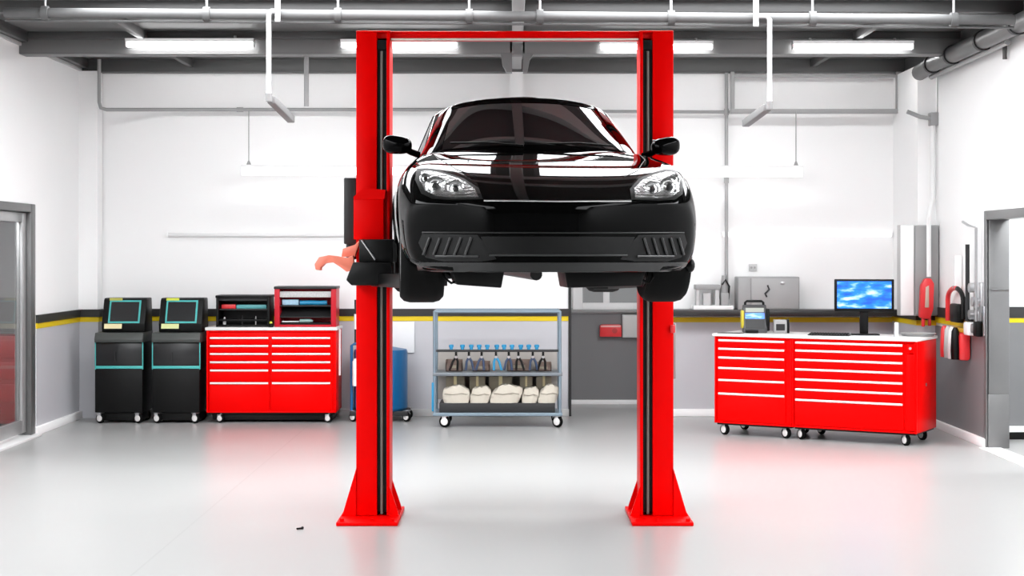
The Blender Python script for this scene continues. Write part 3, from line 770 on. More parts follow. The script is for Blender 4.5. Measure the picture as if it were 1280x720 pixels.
# ------------------------------------------------------------------ casters / cabinets
def caster(parent, x, y, r=.055, rz=0.0, plate_z=None, hub=None, tw=.015):
    c = MB(); H = plate_z if plate_z else 2*r+.02
    ca, sa = math.cos(rz), math.sin(rz)
    rot = Matrix.Translation((x,y,0)) @ Matrix.Rotation(rz,4,'Z')
    c.box(-.035,.035,-.035,.035,H-.008,H,.002,rot=rot)
    for s in (-1,1): c.box(s*.020-.003,s*.020+.003,-.02,.03,r*.8,H-.008,.001,rot=rot)
    o = c.build('caster', STEEL, parent)
    w_ = MB(); w_.lathe([(r*.55,-tw),(r*.92,-tw),(r,-tw*.6),(r,tw*.6),(r*.92,tw),(r*.55,tw),(r*.55,-tw)],(0,0,0),'x',24)
    w_.bm.transform(Matrix.Translation((x,y,r)) @ Matrix.Rotation(rz,4,'Z')); w_.build('tyre', RUB, o)
    h_ = MB(); h_.lathe([(0,-.028),(r*.35,-.028),(r*.62,-.024),(r*.62,.024),(r*.35,.028),(0,.028)],(0,0,0),'x',20)
    h_.bm.transform(Matrix.Translation((x,y,r)) @ Matrix.Rotation(rz,4,'Z')); h_.build('hub', hub or mat('white_hub',(.72,.70,.69),.35), o)
    return o

def cabinet(label, loc, rz, w, d, z0, z1, cols, top=True, margin=(.03,.03), casters=None, r=.05, rzc=R(60)):
    """local x 0..w, y 0 (front)..d; cols: list of (x0,x1,[drawer boundaries z from top],[handle z])"""
    t = thing('tool_cabinet', label, 'tool cabinet', loc, rz)
    m = MB(); m.box(0,w,.022,d,z0,z1,.006)
    m.box(0,.02,.0,.03,z0,z1,.003); m.box(w-.02,w,.0,.03,z0,z1,.003); m.box(0,w,.004,.03,z1-.02,z1,.003); m.box(.02,w-.02,.006,.03,z0,z0+.02,.003)
    m.build('body', REDC, t)
    m = MB(); m.box(.02,w-.02,.03,d-.02,z0-.02,z0,.003); m.build('base', BLKM, t)
    for x0,x1,zs,hl in cols:
        for (za, zb) in zip(zs[:-1], zs[1:]):
            dr = MB().box(x0,x1,.002,.024,zb+.003,za-.003,.003).build('drawer', REDC, t)
            h = MB(); zz = za-.012
            h.prism([(.002,zz+.008),(-.014,zz+.006),(-.018,zz-.004),(-.012,zz-.014),(.002,zz-.012)],'x',x0+.012,x1-.012); h.build('handle', ALU, dr)
    for x,y in (casters or [(.1,.07),(w-.1,.07),(.1,d-.08),(w-.1,d-.08)]): caster(t, x, y, r, rzc, max(z0-.02, 2*r+.012), tw=.02 if r > .055 else .015)
    return t
# left red cabinet
YC = 18.78; K = YC/F
X0 = PX(258,YC); W = PX(420,YC)-X0
hz = [PZ(v,YC)+.012 for v in (422.2,432.2,442.2,452.5,462.8,478.7)]
zb0 = PZ(516,YC)
zs = hz + [zb0+.015]
lc = cabinet('wide red tool cabinet with twelve drawers against the left back wall', (X0,YC,0), 0, W, .62, zb0, PZ(413,YC), [(PX(261.5,YC)-X0,PX(336.5,YC)-X0,zs,None),(PX(339,YC)-X0,PX(414,YC)-X0,zs,None)], r=.05, rzc=R(70), casters=[(.15,.07),(W-.10,.07),(.15,.5),(W-.10,.5)])
MB().box(-.015,W+.015,-.012,.62,PZ(413,YC),PZ(413,YC)+.035,.006).build('top', TOPW, lc)
MB().box(.05,W-.05,.09,.6,.0+.03,zb0-.02,.004).build('plinth', BLKM, lc)
MB().cyl((W+.03,.12,PZ(470,YC)),(W+.03,.12,PZ(412,YC)),.014,10).build('push_handle', ALU, lc)
LTOP = PZ(413,YC)+.035
# black open tool box on it
def open_box(name, label, px0, px1, pytop, m_frame, lidm, sidew):
    Y = YC+.12; x0, x1 = PX(px0,Y), PX(px1,Y); w = x1-x0; h = PZ(pytop,Y)-LTOP
    t = thing(name, label, 'tool box', (x0,Y,LTOP))
    m = MB(); m.box(0,sidew,0,.36,0,h-.03,.004); m.box(w-sidew,w,0,.36,0,h-.03,.004); m.box(sidew,w-sidew,.33,.36,0,h-.03); m.box(sidew,w-sidew,0,.33,0,.025,.003)
    m.build('case', m_frame, t)
    MB().prism([(-.01,h-.03),(-.01,h-.008),(.02,h),(.37,h),(.37,h-.03)],'x',-.006,w+.006,.003).build('lid', lidm, t)
    return t, w, h, Y, x0
t, w, h, Y, x0 = open_box('tool_box','black open-front tool box on the left end of the red cabinet',270,337,369,BLK,BLK,.03)
MB().box(.03,w-.03,.06,.33,h*.52,h*.56,.002).build('shelf', DGREY, t)
MB().box(.03,w-.03,.02,.05,h*.82,h-.03,.003).build('front_panel', DGREY, t)
MB().box(.03,w-.03,.02,.2,h*.18,h*.24,.002).build('tray', BLKM, t)
ax = Vector((x0,Y,LTOP))
def small(name, mb, m, label, cat, group=None, at=None):
    o = mb.build(name, m); 
    if at is not None: o.location = at
    return tag(o, label, cat, group)
small('case', MB().box(0,.17,0,.12,0,.055,.01), REDT, 'small red case on the upper shelf inside the black tool box', 'case', at=ax+Vector((.045,.10,h*.56)))
small('case', MB().box(0,.36,0,.12,0,.05,.01), mat('teal_case',(.10,.38,.40),.4), 'long teal case on the upper shelf inside the black tool box', 'case', at=ax+Vector((.22,.10,h*.56)))
t0 = thing('spray_can','black spray can with yellow cap on cabinet top between the two tool boxes','can',(PX(338.5,YC+.06),YC+.06,LTOP))
MB().lathe([(0,0),(.03,0),(.03,.035),(.02,.045),(0,.045)],(0,0,0),'z',18).build('can_body', BLK, t0)
MB().lathe([(0,.045),(.018,.045),(.016,.065),(0,.068)],(0,0,0),'z',16).build('cap', LIME, t0)
for i,(qx,qr,qh) in enumerate(((.09,.02,.09),(.30,.008,.11),(.46,.009,.10))):
    o = MB(); o.lathe([(0,0),(qr,0),(qr,qh*.7),(qr*.5,qh*.75),(qr*.5,qh),(0,qh)],(0,0,0),'z',12)
    small(('bottle','screwdriver','punch')[i], o, (LGREY,DGREY,STEEL)[i], ('small grey bottle standing in the bottom left of the black tool box','dark thin screwdriver standing mid bottom of the black tool box','thin steel punch standing at right of the black tool box bottom')[i], ('bottle','screwdriver','punch')[i], at=ax+Vector((qx,.015+.07*0+.05,h*.24 if False else .025)))
t, w, h, Y, x0 = open_box('tool_box','red framed open tool box with black lid on the right end of the cabinet',343,420,358,mat('deep_red_case',(.50,.012,.025),.35,spec=.2),DGREY,.06)
ax = Vector((x0,Y,LTOP))
MB().box(.06,w-.06,.03,.05,h-.13,h-.06,.003).build('label_strip', mat('pale_strip',(.5,.5,.5),.4,noise=.3,scale=60), t)
MB().box(.06,w-.06,.05,.33,h*.50,h*.53,.002).build('shelf', DGREY, t)
MB().prism([(.03,h*.25),(.30,h*.48),(.30,h*.46),(.03,h*.23)],'x',.06,w-.06).build('sloped_tray', DGREY, t)
MB().box(.062,w-.062,.05,.33,.025,.045,.002).build('tray', BLKM, t)
small('socket_rail', MB().box(0,.20,0,.05,0,.07,.012), mat('pale_blue_plastic',(.35,.55,.70),.4,noise=.3,scale=30), 'pale blue socket rail on the left of the red tool box shelf','socket rail',at=ax+Vector((.075,.09,h*.53)))
small('spanner_roll', MB().tube([(0,0,.028),(.12,0,.03),(.24,.01,.026),(.32,.01,.03)],.028,12), BLUEP, 'rolled blue spanner pouch on the right of the red tool box shelf','pouch',at=ax+Vector((.29,.1,h*.53)))
small('wrench', MB().tube([(0,0,.012),(.15,.01,.012),(.2,.02,.012)],.012,8), STEEL, 'steel wrench lying in the red tool box bottom at left','wrench',at=ax+Vector((.08,.075,.045)))
small('grease_tube', MB().lathe([(0,0),(.022,0),(.025,.12),(.012,.15),(0,.16)],(0,0,0),'x',14), mat('grey_teal',(.25,.40,.38),.4), 'grey green tube lying in the red tool box bottom','tube',at=ax+Vector((.29,.085,.07)))

# diagnostic machines
def machine(px0, label):
    Y = 18.72; x0 = PX(px0,Y); k = lambda p: (p)*Y/F
    t = thing('diagnostic_machine', label, 'diagnostic machine', (x0,Y,0), 0, 'black wheeled diagnostic machines')
    w = k(60.5); zz = lambda py: PZ(py,Y)
    m = MB(); m.box(0,w-.01,.02,.55,zz(516),zz(461),.008); m.box(.0,w-.0,.03,.55,zz(462),zz(428),.008); m.box(.03,w-.03,.08,.52,.03,zz(516),.004)
    m.build('cabinet', BLK, t)
    m = MB(); b_ = .012
    m.box(0,b_,.012,.03,zz(462),zz(428),.003); m.box(w-b_,w,.012,.03,zz(462),zz(428),.003); m.box(b_,w-b_,.012,.03,zz(461),zz(457.5),.003)
    m.build('edge_trim', TEAL, t)
    MB().box(b_,w-b_,.02,.03,zz(457),zz(429),.002).build('bay_panel', SCRN, t)
    MB().cyl((w*.42,.012,zz(452)),(w*.42,.012,zz(440)),.006,8).build('bay_handle', DGREY, t)
    MB().prism([(-.03,zz(428)),(-.04,zz(424)),(.0,zz(416)),(.5,zz(415)),(.5,zz(428))],'x',.008,w+.006,.006).build('shelf_lip', mat('lip_grey',(.05,.055,.052),.4), t)
    # head
    m = MB(); z0, z1 = zz(415.5), zz(373)
    m.prism([(.06,z0),(.05,z0+.1),(.16,z1-.02),(.19,z1),(.42,z1),(.46,z0)],'x',.07,w+.012,.012)
    hd = m.build('head', BLK, t)
    def onface(u0,u1,v0,v1,th,name,mm,par):
        # along the sloped front of the head between (y=.05,z0+.1) and (y=.16,z1-.02)
        a = Vector((0,.05,z0+.1)); b = Vector((0,.16,z1-.02)); d = b-a; n = Vector((0,-d.z,d.y)).normalized()
        q = MB(); pts = []
        t_ = bmesh.new()
        A = []
        for off in (-.004, th):
            for (u,v) in ((u0,v0),(u1,v0),(u1,v1),(u0,v1)): A.append(t_.verts.new(a+d*v+n*off+Vector((u,0,0))))
        for f in ((0,1,2,3),(4,5,6,7),(0,1,5,4),(1,2,6,5),(2,3,7,6),(3,0,4,7)): t_.faces.new([A[i] for i in f])
        bmesh.ops.recalc_face_normals(t_, faces=t_.faces[:]); q._add(t_); return q.build(name, mm, par)
    su0, su1 = k(15.5), k(55)
    onface(su0,su1,.02,.97,.004,'bezel',TEAL,hd)
    onface(su0+.02,su1-.02,.09,.90,.007,'screen',SCRN,hd)
    return t, w, zz, k, onface, hd
m1 = machine(118,'black wheeled diagnostic machine with a teal edged screen, nearest the left wall')
m2 = machine(189.5,'black wheeled diagnostic machine with a teal edged screen, beside the red cabinet')
for (t,w,zz,k,onface,hd), c1 in ((m1,CREAM),(m2,LIME)):
    onface(k(15),k(31),.96,1.06,.008,'label_sticker',LIME if c1 is LIME else mat('olive_label',(.42,.40,.08),.6),hd)
    MB().prism([(.035,zz(411)),(.05,zz(405)),(.054,zz(405)),(.039,zz(411))],'x',k(11),k(33)).build('instruction_card', mat('pale_lime_card',(.62,.66,.30),.6) if c1 is LIME else CREAM, t)
    for cx_, cy_ in ((.055,.06),(w-.065,.06),(.055,.48),(w-.065,.48)): caster(t,cx_,cy_,.058,R(65),.125)

# blue fluid cart behind the left post
Y = 18.9; t = thing('oil_drainer','blue wheeled oil drainer behind the left lift post','oil drainer',(PX(474,Y),Y,0))
k = lambda p: (p-474)*Y/F
zz = lambda py: PZ(py,Y)
MB().lathe([(0,zz(514)),(k(508)-.02,zz(514)),(k(508),zz(511)),(k(508),zz(441)),(k(507),zz(438)),(.1,zz(434)),(0,zz(434))],(0,.22,0),'z',36).build('tank', BLUE, t)
m = MB(); m.box(k(437),k(510),.0,.5,zz(520),zz(514),.01); m.build('base_tray', DGREY, t)
m = MB(); m.tube([(k(439),.05,zz(516)),(k(439),.05,zz(432)),(k(443),.05,zz(430)),(k(470),.05,zz(430))],.018,10); m.build('push_frame', BLUE, t)
MB().lathe([(0,zz(482)),(.05,zz(482)),(.05,zz(452)),(.03,zz(448)),(0,zz(448))],(k(446),-.02,0),'z',18).build('canister', WPIPE, t)
MB().cyl((k(444),.1,zz(430)),(k(444),.1,zz(375)),.02,12).build('hose_stand', DGREY, t)
MB().cyl((k(444),.1,zz(412)),(k(444),.1,zz(393)),.024,12).build('funnel', WPIPE, t)
for cx_ in (k(441),k(508)):
    for cy_ in (.05,.44): caster(t,cx_,cy_,.055,R(60),.135)
# notice sheet on wall
small('notice_board', MB().box(0,PX(518,19.55)-PX(486,19.55),-.012,0,0,PZ(402,19.55)-PZ(441,19.55),.004), PAPER, 'blank white notice board on the wall behind the left lift post', 'notice board', at=(PX(486,19.55),YB-.02-.012,PZ(441,19.55)))

# parts cart
Y = 18.3; K = Y/F
t = thing('parts_cart','blue grey wire cart with two shelves between the lift posts','cart',(PX(541,Y),Y,0))
k = lambda p: (p-541)*K
zz = lambda py: PZ(py,Y)
W = k(702); D = .5
for x in (k(543),k(700)):
    for y in (.0,D):
        MB().cyl((x,y,zz(520)),(x,y,zz(389)),.017,12).build('upright', CARTG, t)
for x in (k(543),k(700)):
    MB().cyl((x,0,zz(390)),(x,D,zz(390)),.015,10).build('side_rail', CARTG, t)
for y in (0,D): MB().cyl((k(543),y,zz(389.5)),(k(700),y,zz(389.5)),.018,12).build('top_rail', CARTG, t)
MB().box(k(545),k(698),.0,.06,zz(440),zz(437),.004).build('hook_rail', DGREY, t)
m = MB(); m.box(k(541),k(703),-.02,D+.02,zz(470),zz(466),.005); m.build('shelf', mat('shelf_steel',(.16,.18,.20),.4,metal=.4), t)
m = MB(); m.box(k(541),k(703),-.02,D+.02,zz(520),zz(516),.005); m.build('bottom_shelf', CARTG, t)
m = MB(); m.box(k(549),k(694),.02,D-.02,zz(516),zz(504),.006); m.build('deep_tray', DGREY, t)
MB().box(k(545),k(698),D-.012,D-.004,zz(504),zz(441),.002).build('back_panel', mat('back_mesh',(.30,.28,.26),.6), t)
MB().box(k(541)-.012,k(541)+.012,-.03,.0,zz(514),zz(478),.004).build('label_plate', BLUEP, t)
for cx_,rr in ((k(556),20),(k(697),35)):
    for cy_ in (.03,D-.04):
        caster(t,cx_,cy_,.068,R(90-rr),zz(520),mat('white_hub',(.72,.70,.69),.35))
cart_o = Vector((PX(541,Y),Y,0))
# blue sockets on the rail
sock = None
for i, px in enumerate((564,578,589,599,609,621,630,640,651,661,671)):
    if sock is None:
        m = MB(); m.lathe([(0,0),(.020,0),(.020,.022),(.028,.026),(.028,.052),(.018,.057),(0,.057)],(0,0,0),'z',14)
        sock = m.build('socket', BLUEP); o = sock
        tag(o,'small blue socket standing in the row along the cart rail','socket','blue sockets on the cart rail')
    else: o = dup(sock)
    o.location = cart_o + Vector((k(px),.03,zz(437)))
# pliers hanging under the rail
def pliers(px, lean, m1_, lab):
    r = thing('pliers', lab, 'pliers', cart_o+Vector((k(px),.03,zz(440))), 0, 'pliers hanging on the cart rail')
    L = zz(441)-zz(464)
    MB().tube([(0,0,-.0),(0,-.0,-.06)],.014,10).build('jaws', BLKM, r)
    MB().cyl((0,-.016,-.06),(0,.016,-.06),.016,12).build('pivot', STEEL, r)
    for s in (-1,1): MB().tube([(0,0,-.06),(s*.028+lean*.3,0,-.11),(s*.045+lean,0,-L)],.014,8).build('grip', m1_, r)
pl = ((570,-.03,BLKM),(586,.01,NAVY),(602,-.02,NAVY),(620,.02,BLUEP),(636,-.01,NAVY),(648,.02,BLKM),(666,.01,NAVY),(679,-.02,BLKM))
nm = ('first','second','third','fourth','fifth','sixth','seventh','eighth')
for i,(px,l,mm) in enumerate(pl):
    pliers(px,l,mm,'%s pair of hanging pliers from the left under the cart rail' % nm[i])
# brown bins standing on the middle shelf
for i,(a,b,h) in enumerate(((556,577,.13),(590,612,.11),(634,664,.13),(670,690,.10))):
    Wb = (b-a)*K
    r = thing('parts_bin', ('leftmost','second','third','rightmost')[i]+' brown parts bin on the middle shelf of the cart behind pliers','bin',cart_o+Vector((k(a),.22,zz(466))),0,'brown bins on the middle shelf')
    m = MB(); m.box(0,Wb,0,.2,0,.012,.002); m.box(0,Wb,0,.01,0,h*.7,.002); m.box(0,Wb,.19,.2,0,h,.002)
    m.prism([(0,0),(.2,0),(.2,h),(.05,h),(0,h*.7)],'x',0,.01); m.prism([(0,0),(.2,0),(.2,h),(.05,h),(0,h*.7)],'x',Wb-.01,Wb)
    m.build('tub', BROWN, r)
    MB().box(Wb*.25,Wb*.75,-.005,.0,h*.3,h*.55).build('tag', KHAKI, r)
# khaki boxes behind the bags
for i,(a,b) in enumerate(((556,580),(586,606),(611,640),(650,666),(671,690))):
    Wb = (b-a)*K; h = zz(473)-zz(504)
    r = thing('carton', ('leftmost','second','middle','fourth','rightmost')[i]+' khaki carton on the lower shelf of the cart behind the cloth bags','carton',cart_o+Vector((k(a),.27,zz(504))),0,'khaki cartons on the lower shelf')
    MB().box(0,Wb,0,.18,0,h,.004).build('box', KHAKI, r)
    MB().box(Wb*.42,Wb*.58,-.002,.182,h*.6,h+.002).build('tape', CREAM, r)
# cloth bags
def bag(px0, px1, py0, skew, lab):
    w_ = (px1-px0)*K; h = zz(py0)-zz(504)
    t_ = bmesh.new(); bmesh.ops.create_cube(t_, size=1)
    bmesh.ops.subdivide_edges(t_, edges=t_.edges[:], cuts=7, use_grid_fill=True)
    ph = random.random()*6
    for v in t_.verts:
        x,y,z = v.co*2
        bul = (1-.22*x*x*abs(x))*(1-.25*z*z)
        X = x*w_/2*(1-.10*z*z) + skew*z*.05
        Yy = y*.115*(1-.3*x*x)*(1-.3*max(0,z))
        Z = (z+1)/2*h*(1-.22*abs(x)**3*(1 if z > 0 else 0)) + .010*math.sin(9*x+ph+3*y)*(z+1)/2 + .008*math.sin(5*z+4*x+ph)*(z > -.99)
        v.co = Vector((X, Yy + .008*math.sin(14*x+6*z+ph), max(0,Z)))
    m = MB(); m._add(t_); r = thing('cloth_bag', lab, 'bag', cart_o+Vector((k((px0+px1)/2),.13,zz(504))), 0, 'white cloth bags on the lower shelf')
    m.build('sack', CLOTH, r, 60)
    MB().tube([(-w_*.42,-.10,h*.55),(-w_*.1,-.118,h*.50),(w_*.2,-.118,h*.58),(w_*.42,-.09,h*.5)],.006,6).build('fold', mat('fold_cloth',(.34,.31,.26),.9), r)
bag(553,587,483,0,'leftmost white cloth bag, stacked flat on the lower shelf of the cart')
bag(588,613,484,.3,'second white cloth bag from the left on the lower shelf of the cart')
bag(614,652,482,.6,'widest white cloth bag in the middle of the lower cart shelf')
bag(653,673,485,.3,'fourth white cloth bag from the left on the lower shelf of the cart')
bag(674,698,482,.5,'rightmost white cloth bag on the lower shelf of the cart')

# boxes on the recess wall
Y = NY-.14
r = thing('wall_box','red box fixed to the grey recess wall left of the right post','wall box',P(763.5,421,Y))
h = .16; w_ = 27*Y/F/2
MB().prism([(-w_,0),(w_,0),(w_,.14),(w_-.02,h),(-w_+.02,h),(-w_,.14)],'y',0,.125,.008).build('case', REDT, r)
MB().cyl((.05,-.012,.08),(.05,.004,.08),.035,20).build('button', mat('dark_red',(.45,.02,.02),.4), r)
MB().box(-w_+.01,w_-.01,-.004,.0,.125,.15,.002).build('lid_lip', mat('pink_plastic',(.75,.35,.33),.4), r)
r = thing('wall_box','pale grey panel box on the recess wall beside the red box','wall box',P(790,422,Y))
MB().box(-.125,.12,0,.125,0,.30,.008).build('case', LGREY, r)
MB().box(-.11,.105,-.006,0,.015,.285,.004).build('cover', mat('pale_cover',(.55,.54,.53),.5), r)

# ------------------------------------------------------------------ right cabinets
TH = R(30); C = Vector((4.16,16.45,0)); ux = Vector((math.cos(TH),-math.sin(TH),0)); uy = Vector((math.sin(TH),math.cos(TH),0))
LB, LA, DEP = 1.344, .893, .75
oB = C - ux*LB; oA = C - ux*(LB+LA)
def zat(py, p): return CAMZ-(py-CY)*p.y/F
z1 = 1.085
pA = oA+ux*.05; pB = oB+ux*.05
hA = [zat(v,pA)+.012 for v in (421.5,432,443,456,471,488)]
hB = [zat(v,pB)+.012 for v in (422.5,432.5,444,456,468.5,481,494)]
hA = [h-(hA[0]-(z1-.028)) for h in hA]; hB = [h-(hB[0]-(z1-.028)) for h in hB]
zb0 = .135
cabinet('narrow red tool cabinet of six drawers, left one of the right-hand pair', oA, -TH, LA-.004, DEP, zb0, z1, [(.04,LA-.075,hA+[zb0+.022],None)], r=.061, rzc=R(64), casters=[(.09,.08),(.80,.08),(.09,.66),(.80,.66)])
cb = cabinet('wide red tool cabinet of seven drawers, right one of the right-hand pair', oB, -TH, LB, DEP, zb0, z1, [(.03,LB-.135,hB+[zb0+.022],None)], r=.061, rzc=R(52), casters=[(.08,.08),(1.21,.08),(.10,.66),(1.22,.66)])
m = MB(); m.box(LB-.10,LB-.025,-.004,.02,zb0+.03,z1-.14,.003); m.box(LB-.03,LB-.015,-.008,.01,zb0+.03,z1-.03,.002); m.build('door', REDC, cb)
m = MB(); m.box(LB-.09,LB-.03,-.02,.0,z1-.115,z1-.03,.004); lk = m.build('lock_bracket', REDC, cb)
MB().cyl((LB-.06,-.024,z1-.07),(LB-.06,-.018,z1-.07),.014,12).build('lock', STEEL, lk)
MB().cyl((LB+.001,.35,.62),(LB+.006,.35,.62),.018,12).build('side_badge', STEEL, cb)
wt = thing('worktop','pale worktop lying across both right-hand red cabinets','worktop',oA+Vector((0,0,z1)),-TH)
MB().box(-.015,LA+LB+.015,-.02,DEP,0,.032,.006).build('slab', TOPW, wt)
MB().box(-.016,LA+LB+.016,-.022,-.018,.004,.028,.001).build('edge_strip', ALU, wt)
ZT = z1+.032
def on_top(t_, d): # t_ from the right end, d from the front
    p = C - ux*t_ + uy*d; p.z = ZT; return p
# monitor
p = on_top(.70,.46)
mo = thing('monitor','black computer monitor with lit blue screen on the right-hand cabinet','monitor',p,R(-8))
km = p.y/F; zc0 = PZ(389.5,p.y)-ZT; zc1 = PZ(349,p.y)-ZT; hw = 36.5*km
MB().box(-hw,hw,-.03,.02,zc0,zc1,.008).build('bezel', BLK, mo)
MB().box(-hw+.028,hw-.028,-.033,-.028,zc0+.035,zc1-.022).build('screen', SCREENB, mo)
m = MB(); m.box(-.045,.045,0,.035,.01,zc0+.06,.006); m.build('stand_neck', BLK, mo)
MB().prism([(-.16,-.10),(.16,-.10),(.13,.10),(-.13,.10)],'z',0,.015,.004).build('stand_base', BLK, mo)
MB().box(-hw+.1,hw-.1,.02,.05,zc0+.06,zc1-.06,.01).build('back_cover', BLK, mo)
p = on_top(.98,.15)
kb = thing('keyboard','flat dark keyboard lying in front of the monitor','keyboard',p,R(-20))
MB().prism([(-.08,.0),(-.08,.010),(.08,.022),(.08,.0)],'x',-.22,.22,.003).build('tray', DGREY, kb)
m = MB()
for a in range(5):
    for b in range(14): m.box(-.205+b*.0295,-.205+b*.0295+.024,-.068+a*.028,-.068+a*.028+.022,.012+a*.0022,.021+a*.0022,.002)
m.build('keys', BLK, kb)
# tester
p = on_top(1.90,.34); k = p.y/F
te = thing('diagnostic_tablet','rugged grey diagnostic tablet with blue screen and handle on the left cabinet end','tester',p,R(-4))
W2 = 17*k; H2 = 38*k
m = MB(); m.prism([(-.10,0),(-.06,.05),(.02,H2-.06),(.05,H2-.03),(.10,H2-.03),(.13,0)],'x',-W2+.02,W2-.02,.01); m.build('case', mat('tester_grey',(.045,.045,.048),.45), te)
def tslope(u0,u1,v0,v1,o_,name,mm):
    a = Vector((0,-.06,.05)); b = Vector((0,.02,H2-.06)); d = b-a; n = Vector((0,-d.z,d.y)).normalized()
    t_ = bmesh.new(); A = []
    for of in (-.004,o_):
        for u,v in ((u0,v0),(u1,v0),(u1,v1),(u0,v1)): A.append(t_.verts.new(a+d*v+n*of+Vector((u,0,0))))
    for f in ((0,1,2,3),(4,5,6,7),(0,1,5,4),(1,2,6,5),(2,3,7,6),(3,0,4,7)): t_.faces.new([A[i] for i in f])
    bmesh.ops.recalc_face_normals(t_, faces=t_.faces[:]); q = MB(); q._add(t_); return q.build(name,mm,te)
tslope(-W2+.045,W2-.045,.0,.42,.004,'key_panel',DGREY)
tslope(-W2+.045,W2-.045,.46,.74,.005,'screen',SCREENB)
tslope(-W2+.05,W2-.05,.78,.98,.004,'upper_panel',mat('grey_green_panel',(.28,.30,.26),.4))
MB().box(-W2-.0,-W2+.03,-.05,.1,.05,H2-.09,.01).build('side_grip', mat('dull_yellow',(.55,.45,.03),.5), te)
MB().box(W2-.03,W2+.01,-.05,.1,.02,H2-.07,.012).build('side_grip', BLK, te)
MB().tube([(-W2+.05,.075,H2-.05),(-W2+.05,.075,H2-.006),(-W2+.07,.075,H2+.01),(W2-.07,.075,H2+.01),(W2-.05,.075,H2-.006),(W2-.05,.075,H2-.05)],.014,10).build('handle', BLK, te)
MB().box(-W2+.04,.03,-.15,-.02,0,.035,.01).build('dock', BLK, te)
p = on_top(1.62,.42)
bx_ = thing('adapter_box','small grey box with dark side beside the diagnostic tablet','box',p,R(-6))
MB().box(-.085,.06,-.05,.1,0,.145,.01).build('case', MGREY, bx_)
MB().box(.06,.085,-.055,.105,0,.15,.006).build('side_panel', BLK, bx_)
MB().box(-.06,.035,-.053,-.05,.03,.10).build('face_plate', DGREY, bx_)
p = on_top(.30,.30)
small('acrylic_stand', MB().box(-.02,.02,-.02,.02,0,.15,.004), mat('clear_acrylic',(.62,.62,.62),.15,spec=.6), 'narrow pale upright stand right of the monitor','stand',at=p)
p = on_top(.14,.55)
tr = thing('parts_tray','shallow grey tray with yellow lining on the right end of the worktop','tray',p,-TH)
MB().lathe([(0,0),(.16,0),(.19,.03),(.18,.03),(.155,.008),(0,.008)],(0,0,0),'z',32).build('dish', MGREY, tr)
MB().lathe([(0,.008),(.14,.008),(.13,.016),(0,.018)],(0,0,0),'z',28).build('lining', mat('amber_lining',(.65,.40,.02),.5), tr)
p = on_top(2.08,.085)
small('mouse_pad', MB().box(-.13,.13,-.07,.07,0,.006,.002), DGREY, 'thin dark pad lying at the far left of the worktop','pad',at=p).rotation_euler = (0,0,-TH)

# things on the ledge of the back wall
ZL = 1.315; Yk = YB-.36
r = thing('storage_case','grey metal wall case standing on the black ledge behind the tablet','case',(PX(961,Yk),Yk,ZL))
hw = 38.5*Yk/F; hh = PZ(346,Yk)-ZL
MB().box(-hw,hw,0,.3,0,hh,.01).build('case', MGREY, r)
MB().box(-hw+.16,hw-.012,-.012,0,.015,hh-.02,.005).build('door', mat('case_door',(.36,.36,.36),.45), r)
MB().box(-hw+.01,-hw+.15,-.008,0,.015,hh-.02,.005).build('side_door', mat('case_door2',(.33,.33,.33),.45), r)
MB().tube([(-.02,-.03,hh-.10),(-.0,-.035,hh-.15),(-.05,-.035,hh-.20),(-.03,-.03,hh-.24)],.010,8).build('cable', DGREY, r)
MB().box(.14,.19,-.02,-.01,hh-.09,hh-.06,.003).build('latch', STEEL, r)
r = thing('bench_grinder','grey bench machine standing on the black ledge beside the right post','machine',(PX(893,Yk),Yk,ZL))
k = Yk/F
MB().box(-26*k,24*k,.0,.22,0,.05,.006).build('base', WPIPE, r)
MB().box(-23*k,8*k,.04,.24,.24,.30,.008).build('table', MGREY, r)
MB().box(-22*k,-18*k,.06,.22,.05,.24,.004).build('leg', LGREY, r); MB().box(2*k,7*k,.06,.22,.05,.24,.004).build('leg', LGREY, r)
MB().box(-13*k,-3*k,.1,.2,.05,.2,.01).build('motor', LGREY, r)
m = MB(); m.lathe([(0,0),(.05,0),(.06,.1),(.04,.25),(.03,.36),(0,.36)],(14*k,.13,.05),'z',20); m.box(9*k,19*k,.05,.2,.05,.2,.01); m.build('column', MGREY, r)
MB().tube([(11*k,.1,.30),(15*k,.08,.36),(20*k,.1,.28),(19*k,.12,.12)],.012,8).build('lever', DGREY, r)
r = thing('wall_socket','small pale socket plate on the wall above the grey case','socket',P(941,336,YB))
MB().box(-.05,.05,-.02,0,-.03,.06,.004).build('plate', LGREY, r)
m = MB(); m.cyl((-.02,-.024,.015),(-.02,-.018,.015),.014,12); m.cyl((.02,-.024,.015),(.02,-.018,.015),.014,12); m.build('outlet', MGREY, r)

# electrical cabinet on the corner column + red hand tool
Yk = 18.2
r = thing('electrical_cabinet','tall pale electrical cabinet on the white corner column','electrical cabinet',(PX(1151,Yk),Yk,PZ(395,Yk)))
k = Yk/F; hh = PZ(281,Yk)-PZ(395,Yk)
MB().box(-24*k,24*k,.06,.22,0,hh,.006).build('case', LGREY, r)
MB().box(-24*k,-8*k,.03,.06,.005,hh-.005,.006).build('door', WHITE, r)
MB().box(-6*k,23*k,.04,.06,.01,hh-.01,.005).build('door', MGREY, r)
Yk = 18.12
r = thing('hand_lamp','red cased hand lamp hanging on the electrical cabinet','hand lamp',P(1159,402,Yk)); k = Yk/F
hh = 54*k
MB().prism([(-9*k,.05),(-5*k,0.03),(4*k,.03),(8*k,.14),(9*k,hh-.06),(5*k,hh),(-2*k,hh),(-7*k,hh-.08)],'y',0,.09,.012).build('case', REDT, r)
MB().prism([(-3*k,.16),(2*k,.16),(2*k,hh-.08),(-2*k,hh-.1)],'y',-.012,.002,.004).build('lamp_window', mat('beige_window',(.55,.42,.34),.4), r)
MB().box(-6*k,-2*k,.02,.06,-.06,.06,.01).build('grip', REDT, r)
